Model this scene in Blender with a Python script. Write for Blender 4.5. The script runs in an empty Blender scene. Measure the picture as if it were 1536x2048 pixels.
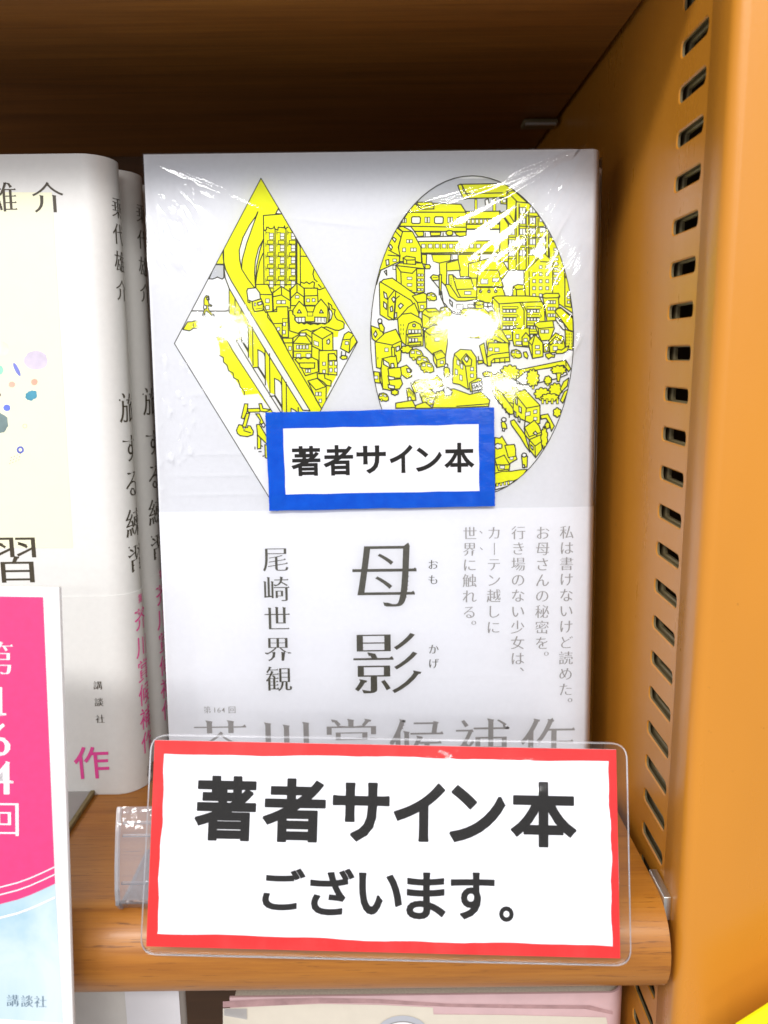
import bpy, math, random
from mathutils import Vector, Matrix
random.seed(7)
SC = bpy.context.scene
COL = SC.collection
# ------------------------------------------------------------------ camera
CAM = Vector((0, -.246, .139)); PITCH = math.radians(10.7); ROLL = math.radians(.7); FPX = 1658.
fw = Vector((0, math.cos(PITCH), -math.sin(PITCH)))
rt0 = fw.cross(Vector((0, 0, 1))).normalized(); up0 = rt0.cross(fw)
rt = rt0*math.cos(ROLL) - up0*math.sin(ROLL); up = up0*math.cos(ROLL) + rt0*math.sin(ROLL)
cd = bpy.data.cameras.new('camera'); cam = bpy.data.objects.new('camera', cd); COL.objects.link(cam)
cam.matrix_world = Matrix(((rt.x, up.x, -fw.x, CAM.x), (rt.y, up.y, -fw.y, CAM.y), (rt.z, up.z, -fw.z, CAM.z), (0, 0, 0, 1)))
cd.sensor_fit = 'VERTICAL'; cd.sensor_height = 36; cd.lens = FPX/2048*36
cd.clip_start = .01; cd.clip_end = 50
cd.dof.use_dof = True; cd.dof.focus_distance = .235; cd.dof.aperture_fstop = 15
SC.camera = cam
# ------------------------------------------------------------------ light of the shop: dim room, rows of ceiling tubes behind the viewer
w = bpy.data.worlds.new('World'); SC.world = w; w.use_nodes = True
w.node_tree.nodes['Background'].inputs[0].default_value = (.95, .96, 1, 1)
w.node_tree.nodes['Background'].inputs[1].default_value = .50
def lamp(name, loc, aim, sx, sy, power, col=(1, .985, .97)):
    l = bpy.data.lights.new(name, 'AREA'); l.shape = 'RECTANGLE'; l.size = sx; l.size_y = sy; l.energy = power; l.color = col
    o = bpy.data.objects.new(name, l); COL.objects.link(o); o.location = loc
    o.rotation_euler = (Vector(aim)-Vector(loc)).to_track_quat('-Z', 'Y').to_euler(); return o
lamp('ceiling_lamp', (-.28, -1.32, 1.12), (0, 0, .08), 1.6, .18, 33)
for x, y, z, sx, sy, p in ((.66, -4, 1.20, .46, .12, 8), (-1.06, -4, 1.27, .26, .20, 7), (.52, -5, 1.02, .36, .10, 5.5), (-1.0, -5, 1.03, .28, .10, 4), (.98, -6.5, .80, .3, .1, 4), (.42, -6.5, .82, .22, .08, 2.5)):
    lamp('ceiling_lamp', (x, y, z), (0, 0, .1), sx, sy, p)
SC.view_settings.view_transform = 'Standard'; SC.view_settings.look = 'None'; SC.view_settings.gamma = 1
SC.view_settings.exposure = .11
# ------------------------------------------------------------------ geometry helpers
def ray(x, y): return fw + rt*((x-768)/FPX) - up*((y-1024)/FPX)
class Frame:
    """a flat sheet in space: origin, right, up, outward normal"""
    def __init__(s, o, lean=0, rot=0, yaw=0):
        l, r, a = map(math.radians, (lean, rot, yaw)); s.o = Vector(o)
        X = Vector((math.cos(a), math.sin(a), 0)); B = Vector((-math.sin(a), math.cos(a), 0))
        U = B*math.sin(l) + Vector((0, 0, math.cos(l)))
        s.X = X*math.cos(r) + U*math.sin(r); s.U = U*math.cos(r) - X*math.sin(r); s.N = s.X.cross(s.U)
    def at(s, u, v, n=0): return s.o + s.X*u + s.U*v + s.N*n
    def px(s, x, y, n=0):      # where the sight line of a photo point meets the sheet
        d = ray(x, y); o = s.o + s.N*n; t = (o-CAM).dot(s.N)/d.dot(s.N); p = CAM + d*t - o
        return p.dot(s.X), p.dot(s.U)
def tag(o, label=None, cat=None, group=None, kind=None):
    if label: o['label'] = label
    if cat: o['category'] = cat
    if group: o['group'] = group
    if kind: o['kind'] = kind
    return o
def thing(name, loc, label, cat, group=None):
    o = bpy.data.objects.new(name, None); o.empty_display_size = .01; COL.objects.link(o); o.location = loc
    return tag(o, label, cat, group)
def origin(o):
    v = Vector((0, 0, 0))
    while o: v += o.location; o = o.parent
    return v
def obj(name, vs, fs, mats, parent=None, idx=None, smooth=False):
    off = origin(parent)
    me = bpy.data.meshes.new(name); me.from_pydata([tuple(Vector(v)-off) for v in vs], [], fs)
    for m in (mats if isinstance(mats, (list, tuple)) else [mats]): me.materials.append(m)
    if idx: me.polygons.foreach_set('material_index', idx)
    if smooth: me.polygons.foreach_set('use_smooth', [True]*len(me.polygons))
    me.update()
    o = bpy.data.objects.new(name, me); COL.objects.link(o)
    if parent: o.parent = parent
    return o
def bevel(o, w, seg=3):
    m = o.modifiers.new('bevel', 'BEVEL'); m.width = w; m.segments = seg; m.limit_method = 'ANGLE'; m.angle_limit = .6
    for p in o.data.polygons: p.use_smooth = True
    return o
def box(name, lo, hi, mat, parent=None, bv=0, fr=None):
    vs = [(x, y, z) for x in (lo[0], hi[0]) for y in (lo[1], hi[1]) for z in (lo[2], hi[2])]
    if fr: vs = [fr.at(*v) for v in vs]
    fs = [(0, 1, 3, 2), (4, 6, 7, 5), (0, 4, 5, 1), (2, 3, 7, 6), (0, 2, 6, 4), (1, 5, 7, 3)]
    o = obj(name, vs, fs, mat, parent)
    if bv: bevel(o, bv)
    return o
def prism(name, loop, n0, n1, mat, parent, fr, bv=0):
    """flat outline in a frame, given thickness"""
    k = len(loop); vs = [fr.at(u, v, n0) for u, v in loop] + [fr.at(u, v, n1) for u, v in loop]
    fs = [tuple(range(k-1, -1, -1)), tuple(range(k, 2*k))] + [(i, (i+1) % k, k+(i+1) % k, k+i) for i in range(k)]
    o = obj(name, vs, fs, mat, parent)
    if bv: bevel(o, bv, 2)
    return o
def sweep(name, prof, place, mat, parent, closed=True, caps=True, smooth=True, steps=1):
    """profile points swept between place(p,0) and place(p,1)"""
    k = len(prof); vs = []; fs = []
    for s in range(steps+1): vs += [place(p, s/steps) for p in prof]
    for s in range(steps):
        for i in range(k if closed else k-1):
            j = (i+1) % k; fs.append((s*k+i, s*k+j, (s+1)*k+j, (s+1)*k+i))
    if closed and caps: fs += [tuple(range(k-1, -1, -1)), tuple(range(steps*k, steps*k+k))]
    o = obj(name, vs, fs, mat, parent)
    if smooth:
        for p in o.data.polygons: p.use_smooth = len(p.vertices) == 4
        m = o.modifiers.new('edges', 'EDGE_SPLIT'); m.split_angle = .7
    return o
def rrect(u0, v0, u1, v1, r, n=6):
    out = []
    for cx, cy, a0 in ((u1-r, v0+r, -90), (u1-r, v1-r, 0), (u0+r, v1-r, 90), (u0+r, v0+r, 180)):
        for i in range(n+1):
            a = math.radians(a0+90*i/n); out.append((cx+r*math.cos(a), cy+r*math.sin(a)))
    return out
# ------------------------------------------------------------------ materials
def nt(name):
    m = bpy.data.materials.new(name); m.use_nodes = True; t = m.node_tree
    return m, t, t.nodes, t.links, t.nodes['Principled BSDF']
def S(h):      # sRGB 0-255 -> linear
    return tuple(((c/255)/12.92 if c/255 <= .04045 else ((c/255+.055)/1.055)**2.4) for c in h) + (1,)
def noise(N, L, vec, scale, detail=4, rough=.55, mp=None, dist=0):
    n = N.new('ShaderNodeTexNoise'); n.inputs['Scale'].default_value = scale; n.inputs['Detail'].default_value = detail
    n.inputs['Roughness'].default_value = rough; n.inputs['Distortion'].default_value = dist
    if mp:
        q = N.new('ShaderNodeMapping'); q.inputs['Scale'].default_value = mp; L.new(vec, q.inputs['Vector']); L.new(q.outputs[0], n.inputs['Vector'])
    else: L.new(vec, n.inputs['Vector'])
    return n.outputs['Fac']
def ramp(N, L, fac, stops):
    r = N.new('ShaderNodeValToRGB'); L.new(fac, r.inputs[0]); e = r.color_ramp.elements
    while len(e) < len(stops): e.new(.5)
    for q, (p, c) in zip(e, stops): q.position = p; q.color = c
    return r.outputs[0]
def bump(N, L, fac, strength, dist, prev=None):
    b = N.new('ShaderNodeBump'); b.inputs['Strength'].default_value = strength; b.inputs['Distance'].default_value = dist
    L.new(fac, b.inputs['Height'])
    if prev: L.new(prev, b.inputs['Normal'])
    return b.outputs[0]
def paper(name, c, rough=.5, var=.04, scale=300, bs=.15, coat=0, spec=.5):
    m, t, N, L, B = nt(name); tc = N.new('ShaderNodeTexCoord').outputs['Object']
    f = noise(N, L, tc, scale, 5)
    lo = tuple(x*(1-var) for x in c[:3])+(1,); hi = tuple(min(1, x*(1+var)) for x in c[:3])+(1,)
    L.new(ramp(N, L, f, [(.3, lo), (.7, hi)]), B.inputs['Base Color'])
    B.inputs['Roughness'].default_value = rough; B.inputs['Specular IOR Level'].default_value = spec
    B.inputs['Coat Weight'].default_value = coat; B.inputs['Coat Roughness'].default_value = .12
    f2 = noise(N, L, tc, 45, 3)
    L.new(bump(N, L, f2, bs, .0006, bump(N, L, f, bs, .00005)), B.inputs['Normal'])
    return m
M = {}
M['silver'] = paper('silver_grey_card', (.665, .67, .70, 1), .5, .02, 700, .12, spec=.35)
M['obi'] = paper('white_band_paper', (.76, .765, .80, 1), .5, .015, 600, .12, spec=.35)
M['white'] = paper('white_jacket_paper', (.72, .71, .69, 1), .42, .02, 500, .12)
M['art_white'] = paper('print_white', (.78, .78, .80, 1), .4, .01, 800, .02)
M['yellow'] = paper('print_yellow', (.78, .80, .0, 1), .6, .02, 900, .02, spec=.1)
M['line'] = paper('print_grey_line', (.04, .038, .02, 1), .6, .1, 900, .02, spec=.1)
M['art_grey'] = paper('print_light_grey', (.45, .46, .50, 1), .4, .02, 900, .02)
M['ink_olive'] = paper('print_dark_olive', (.065, .06, .042, 1), .4, .25, 1500, .05, spec=.5)
M['ink_grey'] = paper('print_warm_grey', (.30, .285, .275, 1), .4, .05, 900, .02)
M['ink_brown'] = paper('print_dark_brown', (.05, .038, .02, 1), .45, .1, 900, .02)
M['ink_black'] = paper('toner_black', (.009, .008, .007, 1), .6, .6, 2500, .2, spec=.25)
M['ink_navy'] = paper('print_slate_blue', (.12, .18, .24, 1), .5, .1, 900, .02)
M['ink_pink'] = paper('print_magenta', (.80, .07, .33, 1), .45, .04, 900, .02)
M['ink_white'] = paper('print_knockout_white', (.85, .8, .82, 1), .45, .02, 900, .02)
M['cream'] = paper('print_pale_yellow', (.83, .82, .60, 1), .4, .01, 200, .02)
M['pages'] = paper('page_edges', (.72, .68, .58, 1), .8, .1, 1500, .5)
M['label_paper'] = paper('copy_paper', (.74, .745, .79, 1), .5, .012, 500, .08)
M['sign_paper'] = paper('bright_copy_paper', (.80, .80, .835, 1), .5, .025, 60, .25)
M['card_white'] = paper('white_display_card', (.82, .81, .80, 1), .45, .01, 500, .05)
M['card_pink'] = paper('pink_print', (.68, .042, .185, 1), .45, .05, 500, .05)
M['grey_plate'] = paper('grey_plate_paint', (.33, .31, .30, 1), .4, .03, 500, .1)
M['yellow_card'] = paper('vivid_yellow_card', (.9, .85, .0, 1), .45, .01, 500, .05)
M['rose'] = paper('pale_rose_jacket', (.62, .42, .43, 1), .45, .05, 160, .15)
M['rose_deep'] = paper('dusty_rose_fold', (.40, .24, .24, 1), .5, .2, 220, .2)
M['cream_panel'] = paper('cream_cover_panel', (.66, .60, .50, 1), .45, .03, 200, .05)
M['olive_book'] = paper('olive_book_cloth', (.20, .15, .06, 1), .6, .2, 900, .3)
M['lower_white'] = paper('greyish_white_jacket', (.56, .53, .49, 1), .4, .04, 120, .1)
M['lower_cool'] = paper('cool_white_jacket_panel', (.66, .64, .66, 1), .35, .02, 120, .1)
def m_card_blue():
    m, t, N, L, B = nt('pale_blue_watercolour'); tc = N.new('ShaderNodeTexCoord').outputs['Object']
    f = noise(N, L, tc, 38, 5, .6, None, .6)
    L.new(ramp(N, L, f, [(.3, (.36, .53, .62, 1)), (.5, (.49, .62, .69, 1)), (.7, (.60, .69, .74, 1))]), B.inputs['Base Color']); B.inputs['Roughness'].default_value = .5
    return m
M['card_blue'] = m_card_blue()
def m_red():
    m, t, N, L, B = nt('red_marker_ink'); tc = N.new('ShaderNodeTexCoord').outputs['Object']
    f = noise(N, L, tc, 120, 4, .6, (1, 1, .12)); g = noise(N, L, tc, 60, 4, .6, (.12, 1, 1))
    x = N.new('ShaderNodeMath'); x.operation = 'ADD'; L.new(f, x.inputs[0]); L.new(g, x.inputs[1])
    y = N.new('ShaderNodeMath'); y.operation = 'MULTIPLY'; L.new(x.outputs[0], y.inputs[0]); y.inputs[1].default_value = .5
    L.new(ramp(N, L, y.outputs[0], [(.35, (.56, .006, .006, 1)), (.5, (.70, .010, .010, 1)), (.65, (.77, .030, .028, 1))]), B.inputs['Base Color'])
    B.inputs['Roughness'].default_value = .5; return m
M['red'] = m_red()
def m_wood(name, a, b, c, scale=1, rough=.32, dash=True, coat=.25):
    m, t, N, L, B = nt(name); tc = N.new('ShaderNodeTexCoord').outputs['Object']
    f1 = noise(N, L, tc, 26*scale, 5, .6, (.35, 5, 5), .8); f2 = noise(N, L, tc, 60*scale, 4, .65, (.35, 12, 12), .3)
    ad = N.new('ShaderNodeMath'); ad.operation = 'MULTIPLY_ADD'; L.new(f2, ad.inputs[0]); ad.inputs[1].default_value = .7; L.new(f1, ad.inputs[2])
    sb = N.new('ShaderNodeMath'); sb.operation = 'SUBTRACT'; L.new(ad.outputs[0], sb.inputs[0]); sb.inputs[1].default_value = .35; f = sb.outputs[0]
    base = ramp(N, L, f, [(.28, a), (.5, b), (.72, c)])
    if dash:
        g = noise(N, L, tc, 110*scale, 4, .65, (.7, 14, 14), .25)
        k = ramp(N, L, g, [(.585, (0, 0, 0, 1)), (.69, (1, 1, 1, 1))])
        mx = N.new('ShaderNodeMix'); mx.data_type = 'RGBA'; L.new(k, mx.inputs['Factor']); L.new(base, mx.inputs['A'])
        mx.inputs['B'].default_value = tuple(x*.55 for x in a[:3])+(1,); base = mx.outputs['Result']
        L.new(bump(N, L, g, .25, .0002), B.inputs['Normal'])
    L.new(base, B.inputs['Base Color']); B.inputs['Roughness'].default_value = rough
    B.inputs['Coat Weight'].default_value = coat; B.inputs['Coat Roughness'].default_value = .18
    return m
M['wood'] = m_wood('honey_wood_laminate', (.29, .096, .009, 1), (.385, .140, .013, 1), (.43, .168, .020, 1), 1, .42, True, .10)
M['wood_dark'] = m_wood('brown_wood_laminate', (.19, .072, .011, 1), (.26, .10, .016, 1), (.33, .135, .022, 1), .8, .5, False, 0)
def m_paint(name, c, rough, var=.06, spec=.5):
    m, t, N, L, B = nt(name); tc = N.new('ShaderNodeTexCoord').outputs['Object']
    f = noise(N, L, tc, 18, 4, .5, (1, 1, .3)); lo = tuple(x*(1-var) for x in c[:3])+(1,); hi = tuple(x*(1+var) for x in c[:3])+(1,)
    cl = ramp(N, L, f, [(.3, lo), (.7, hi)])
    sp = ramp(N, L, noise(N, L, tc, 240, 3, .7), [(.72, (0, 0, 0, 1)), (.80, (1, 1, 1, 1))]); mx = N.new('ShaderNodeMix'); mx.data_type = 'RGBA'
    L.new(sp, mx.inputs['Factor']); L.new(cl, mx.inputs['A']); mx.inputs['B'].default_value = tuple(x*.55 for x in c[:3])+(1,); L.new(mx.outputs['Result'], B.inputs['Base Color'])
    rr_ = ramp(N, L, noise(N, L, tc, 40, 6, .7, (1, 1, .25)), [(.3, (rough*.8,)*3+(1,)), (.7, (min(1, rough*1.3),)*3+(1,))]); L.new(rr_, B.inputs['Roughness'])
    B.inputs['Specular IOR Level'].default_value = spec
    g = noise(N, L, tc, 900, 3); h = noise(N, L, tc, 2600, 2)
    L.new(bump(N, L, h, .12, .0001, bump(N, L, g, .1, .0002)), B.inputs['Normal']); return m
M['ochre'] = m_paint('ochre_enamel', (.57, .225, .022, 1), .30, .07, .5)
M['galv'] = m_paint('galvanised_steel', (.19, .145, .07, 1), .5, .35); 
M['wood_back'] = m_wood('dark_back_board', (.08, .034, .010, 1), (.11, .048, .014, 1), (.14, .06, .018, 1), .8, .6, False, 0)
M['dark'] = m_paint('dark_channel', (.01, .008, .006, 1), .8)
m, t, N, L, B = nt('bright_steel'); B.inputs['Metallic'].default_value = 1; B.inputs['Roughness'].default_value = .38; B.inputs['Base Color'].default_value = (.62, .63, .60, 1)
tc = N.new('ShaderNodeTexCoord').outputs['Object']; L.new(bump(N, L, noise(N, L, tc, 500, 4, .6, (1, 1, .1)), .3, .0002), B.inputs['Normal']); M['steel'] = m
def m_film(name, rough=.06, ior=1.5, haze=.02, gloss=1.0, bumps=(), hazec=(.8, .8, .85, 1)):
    """clear plastic sheet: transparent, with the surface's own reflections"""
    m, t, N, L, B = nt(name); N.remove(B); out = N['Material Output'] if 'Material Output' in N else N.new('ShaderNodeOutputMaterial')
    tc = N.new('ShaderNodeTexCoord').outputs['Object']
    nrm = None
    for sc_, mp, st, di in bumps: nrm = bump(N, L, noise(N, L, tc, sc_, 4, .6, mp, .4), st, di, nrm)
    tr = N.new('ShaderNodeBsdfTransparent'); tr.inputs[0].default_value = (.985, .985, .99, 1)
    df = N.new('ShaderNodeBsdfDiffuse'); df.inputs[0].default_value = hazec
    gl = N.new('ShaderNodeBsdfGlossy'); gl.inputs['Roughness'].default_value = rough; gl.inputs['Color'].default_value = (gloss, gloss, gloss, 1)
    fr = N.new('ShaderNodeFresnel'); fr.inputs[0].default_value = ior
    if nrm:
        for n in (gl, fr): L.new(nrm, n.inputs['Normal'])
    a = N.new('ShaderNodeMixShader'); a.inputs[0].default_value = haze; L.new(tr.outputs[0], a.inputs[1]); L.new(df.outputs[0], a.inputs[2])
    b = N.new('ShaderNodeMixShader'); L.new(fr.outputs[0], b.inputs[0]); L.new(a.outputs[0], b.inputs[1]); L.new(gl.outputs[0], b.inputs[2])
    L.new(b.outputs[0], out.inputs[0]); return m
M['wrap'] = m_film('shrink_film', .06, 1.5, .004, 1.0, ((34, (1, 1, 1), .16, .0006), (140, (1, 1.8, 1), .05, .0003)))
M['pouch'] = m_film('laminating_film', .05, 1.3, .005, 1.0, ((22, (1, 1, 1), .10, .002), (200, (1, 1, 1), .02, .0003)))
M['pouch_edge'] = m_film('laminate_edge', .2, 1.7, .25, 1.0)
M['acrylic'] = m_film('clear_plastic', .07, 1.6, .12, 1.0, ((60, (1, 1, 1), .6, .001),), (.75, .72, .78, 1))
def m_tape():
    m, t, N, L, B = nt('blue_cloth_tape'); out = N['Material Output']
    tc = N.new('ShaderNodeTexCoord').outputs['Object']
    f = noise(N, L, tc, 300, 4); L.new(ramp(N, L, f, [(.3, (.002, .12, .68, 1)), (.7, (.004, .16, .78, 1))]), B.inputs['Base Color'])
    B.inputs['Roughness'].default_value = .16
    L.new(bump(N, L, noise(N, L, tc, 120, 5, .6), .5, .0006, bump(N, L, noise(N, L, tc, 1500, 2), .1, .0002)), B.inputs['Normal'])
    tr = N.new('ShaderNodeBsdfTransparent'); tr.inputs[0].default_value = (.12, .34, .95, 1)
    a = N.new('ShaderNodeMixShader'); a.inputs[0].default_value = .5; L.new(tr.outputs[0], a.inputs[1]); L.new(B.outputs[0], a.inputs[2]); L.new(a.outputs[0], out.inputs[0])
    return m
M['tape'] = m_tape()
# ------------------------------------------------------------------ lettering: outlines of characters as flat geometry
_gc = {}
def glyph(ch):
    if ch in _gc: return _gc[ch]
    cu = bpy.data.curves.new('glyph', 'FONT'); cu.body = ch
    o = bpy.data.objects.new('glyph', cu); COL.objects.link(o)
    for q in list(bpy.context.selected_objects): q.select_set(False)
    bpy.context.view_layer.objects.active = o; o.select_set(True)
    bpy.ops.object.convert(target='CURVE'); o = bpy.context.object
    out = []
    for s in o.data.splines:
        bp = s.bezier_points; n = len(bp); pts = []
        for i in range(n):
            a, b = bp[i], bp[(i+1) % n]; p0, p1, p2, p3 = a.co, a.handle_right, b.handle_left, b.co
            pts.append((p0.x, p0.y)); d = p3-p0
            if d.length < 1e-6: continue
            dv = max(abs(d.x*(q-p0).y-d.y*(q-p0).x)/d.length for q in (p1, p2))
            if dv > .002:
                for j in range(1, 4):
                    t = j/4; u = 1-t; q = p0*u**3+p1*3*u*u*t+p2*3*u*t*t+p3*t**3; pts.append((q.x, q.y))
        cl = [pts[0]]
        for q in pts[1:]:
            if abs(q[0]-cl[-1][0])+abs(q[1]-cl[-1][1]) > 1e-4: cl.append(q)
        if abs(cl[0][0]-cl[-1][0])+abs(cl[0][1]-cl[-1][1]) < 1e-4: cl.pop()
        if len(cl) > 2: out.append(cl)
    c_ = o.data; bpy.data.objects.remove(o); bpy.data.curves.remove(c_)
    _gc[ch] = out; return out
def area(c): return sum(c[i-1][0]*c[i][1]-c[i][0]*c[i-1][1] for i in range(len(c)))/2
def offset(cs, ex, ey):
    """move every edge inward: ey for horizontal edges, ex for vertical ones (negative = outward)"""
    sg = 1 if sum(area(c) for c in cs) > 0 else -1; out = []
    for c in cs:
        n = len(c); m = []
        def nrm(a, b):
            dx, dy = b[0]-a[0], b[1]-a[1]; l = math.hypot(dx, dy) or 1; return (sg*dy/l, -sg*dx/l)
        for i in range(n):
            n1 = nrm(c[i-1], c[i]); n2 = nrm(c[i], c[(i+1) % n])
            a1, a2 = [ey*abs(q[1])**1.5+ex*abs(q[0])**2 for q in (n1, n2)]
            det = n1[0]*n2[1]-n1[1]*n2[0]
            if abs(det) > .35: dx, dy = (-a1*n2[1]+a2*n1[1])/det, (-a2*n1[0]+a1*n2[0])/det
            else:
                a = (a1+a2)/2; nx, ny = n1[0]+n2[0], n1[1]+n2[1]; l = math.hypot(nx, ny) or 1; dx, dy = -nx/l*a, -ny/l*a
            m.append((c[i][0]+dx, c[i][1]+dy))
        if area(m)*area(c) > 0 and abs(area(m)) > .05*abs(area(c)): out.append(m)
    return out, sg
def style(ch, kind):
    """'gothic' bold, 'plain', or 'mincho': thin horizontals, strong verticals, triangular stroke ends"""
    cs = glyph(ch)
    if kind == 'plain': return cs, []
    if kind in ('gothic', 'heavy'): return cs, []
    if kind == 'semi': return offset(cs, -.008, -.008)[0], []
    ends = []; sg = 1 if sum(area(c) for c in cs) > 0 else -1
    for c in cs:
        for i in range(len(c)):
            a, b = c[i], c[(i+1) % len(c)]; l = math.hypot(b[0]-a[0], b[1]-a[1])
            if not .03 < l < .095: continue
            nx, ny = sg*(b[1]-a[1])/l, -sg*(b[0]-a[0])/l
            if nx > .93: ends.append(l)
    th = sorted(ends)[len(ends)//2] if ends else .06
    e, g, uro = (.27*th, -.007, .055) if kind == 'mincho' else (.24*th, -.004, .05)
    out, _ = offset(cs, g, e); tri = []
    for c in cs:
        n = len(c)
        for i in range(n):
            a, b = c[i], c[(i+1) % n]; l = math.hypot(b[0]-a[0], b[1]-a[1])
            if not .035 < l < .095: continue
            nx, ny = sg*(b[1]-a[1])/l, -sg*(b[0]-a[0])/l
            if nx > .93:
                x = max(a[0], b[0]); y0 = min(a[1], b[1])+e
                tri.append([(x-uro*1.5, y0+.003), (x+.012, y0+.001), (x-uro*.2, y0+uro), (x-uro*.5, y0+uro*.8)])
            if ny > .93 and kind == 'mincho':
                x0 = min(a[0], b[0])+g; x1 = max(a[0], b[0])-g; y = max(a[1], b[1])-e
                tri.append([(x0-.02, y+.022), (x0, y-.03), (x1, y-.03), (x1+.012, y-.002), (x0+.02, y+.014)])
    return out, tri
def fill(loops):
    """triangulate outlines with holes (coordinates in millimetres)"""
    cu = bpy.data.curves.new('f', 'CURVE'); cu.dimensions = '2D'; cu.fill_mode = 'BOTH'
    for c in loops:
        sp = cu.splines.new('POLY'); sp.points.add(len(c)-1); sp.use_cyclic_u = True
        for i, q in enumerate(c): sp.points[i].co = (q[0], q[1], 0, 1)
    o = bpy.data.objects.new('f', cu); me = o.to_mesh()
    vs = [(v.co.x, v.co.y) for v in me.vertices]; fs = [tuple(p.vertices) for p in me.polygons]
    o.to_mesh_clear(); bpy.data.objects.remove(o); bpy.data.curves.remove(cu)
    return vs, fs
class Text:
    """flat print: characters placed on a surface; place(u_mm, v_mm, n) gives the point in space"""
    def __init__(s): s.vs = []; s.fs = []
    def char(s, ch, cu, cv, size, kind='mincho', rot=0, w=1, box=None, skew=0, q90=False):
        cs, tri = style(ch, kind); allp = [p for c in cs for p in c]
        if not allp: return
        a, b = math.cos(math.radians(rot)), math.sin(math.radians(rot))
        x0, x1 = min(p[0] for p in allp), max(p[0] for p in allp); y0, y1 = min(p[1] for p in allp), max(p[1] for p in allp)
        gr = {'gothic': .052, 'heavy': .072}.get(kind, 0)
        def tr(p):
            if box: x, y = (p[0]-(x0+x1)/2)/(x1-x0+gr)*box[0], (p[1]-(y0+y1)/2)/(y1-y0+gr)*box[1]
            else:
                x = (p[0]-((x0+x1)/2 if ch in '0123456789GASgas' else .5))*size*w; y = (p[1]-.36)*size
            if q90: x, y = y, -x
            x += skew*y
            return (cu+x*a-y*b, cv+x*b+y*a)
        for loops in [cs]+[[q] for q in tri]:
            v, f = fill([[tr(p) for p in c] for c in loops]); k = len(s.vs); n = 0 if loops is cs else 1
            s.vs += [(x, y, n) for x, y in v]; s.fs += [tuple(i+k for i in q) for q in f]
        if kind in ('gothic', 'heavy'):      # thicken: a strip along every outline edge
            wd = .026 if kind == 'gothic' else .036; z = 1
            for c in cs:
                for i in range(len(c)):
                    p, q = c[i-1], c[i]; dx, dy = q[0]-p[0], q[1]-p[1]; l = math.hypot(dx, dy)
                    if l < 1e-6: continue
                    dx, dy = dx/l*wd, dy/l*wd; k = len(s.vs); z += .06
                    s.vs += [(*tr(t), z) for t in ((p[0]-dx*.8+dy, p[1]-dy*.8-dx), (q[0]+dx*.8+dy, q[1]+dy*.8-dx), (q[0]+dx*.8-dy, q[1]+dy*.8+dx), (p[0]-dx*.8-dy, p[1]-dy*.8+dx))]
                    s.fs.append((k, k+1, k+2, k+3))
    def build(s, name, place, mat, parent, n0=.00008):
        return obj(name, [place(x/1000, y/1000, n0+q*.000004) for x, y, q in s.vs], s.fs, mat, parent)
def mm(fr, x, y): u, v = fr.px(x, y); return u*1000, v*1000
def pxs(fr, x, y, n):   # length in mm of n photo pixels at this spot of the sheet
    u, v = mm(fr, x, y); a, b = mm(fr, x+n, y); return math.hypot(a-u, b-v)
# ------------------------------------------------------------------ the bookcase
bc = thing('bookcase', (0, .05, 0), 'ochre metal bookcase bay with honey wood shelf and slotted right side panel', 'bookcase')
SX = .0735
def board(name, x0, x1, yb, yf, ztop, th, mat):
    r = th/2; prof = [(yb, ztop-th), (yb, ztop)]
    for i in range(17):
        a = math.pi/2 - math.pi*i/16; prof.append((yf+r-r*math.cos(a)*1.0, ztop-r+r*math.sin(a)))
    return sweep(name, prof, lambda p, s: (x0+(x1-x0)*s, p[0], p[1]), mat, bc)
board('shelf_board', -.30, .0708, .17, -.0625, 0, .025, M['wood'])
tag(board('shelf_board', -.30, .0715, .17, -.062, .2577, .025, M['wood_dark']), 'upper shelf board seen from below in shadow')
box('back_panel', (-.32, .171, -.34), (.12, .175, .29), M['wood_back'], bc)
# slotted panel: two sheets with real slots
def slotted(name, x, th, mat, y0, y1, ks, hs, vs_, cy=-.037, rr=.0016):
    vs = []; fs = []; walls = []; lim = (-.340, .300); ya, yb = cy-hs/2-.001, cy+hs/2+.001
    def quad(a, b, c_, d_): k = len(vs); vs.extend([(x, a, c_), (x, b, c_), (x, b, d_), (x, a, d_)]); fs.append((k, k+3, k+2, k+1))
    if ya > y0: quad(y0, ya, *lim)
    quad(yb, y1, *lim)
    zs = [.1386+k*.0103 for k in ks]
    quad(ya, yb, lim[0], zs[0]-.00515); quad(ya, yb, zs[-1]+.00515, lim[1])
    for z in zs:
        L_ = rrect(cy-hs/2, z-vs_/2, cy+hs/2, z+vs_/2, rr, 4); n = len(L_); k = len(vs); ins = rrect(cy-hs/2+.00035, z-vs_/2+.00035, cy+hs/2-.00035, z+vs_/2-.00035, rr-.0003, 4)
        cr = [(yb, z-.00515), (yb, z+.00515), (ya, z+.00515), (ya, z-.00515)]
        vs.extend([(x, *p) for p in L_]); vs.extend([(x, *p) for p in cr]); vs.extend([(x+.0003, *p) for p in ins]); vs.extend([(x+th, *p) for p in ins])
        for c4 in range(4):
            idx = list(range(c4*5, c4*5+5)); nx = ((c4+1) % 4)
            for a, b in zip(idx, idx[1:]): fs.append((k+n+c4, k+b, k+a))
            fs.append((k+n+c4, k+n+nx, k+(nx*5) % n, k+idx[-1]))
        for i in range(n):
            a, b = i, (i+1) % n
            fs.append((k+a, k+b, k+n+4+b, k+n+4+a)); fs.append((k+n+4+a, k+n+4+b, k+2*n+4+b, k+2*n+4+a)); walls.append(len(fs)-1)
    wl = set(walls); return obj(name, vs, fs, [mat, M['galv']], bc, [1 if i in wl else 0 for i in range(len(fs))])
ks = [k for k in range(-33, 12)]
slotted('side_panel', SX, .0009, M['ochre'], -.0475, .171, ks, .0178, .0042, -.0362)
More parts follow.
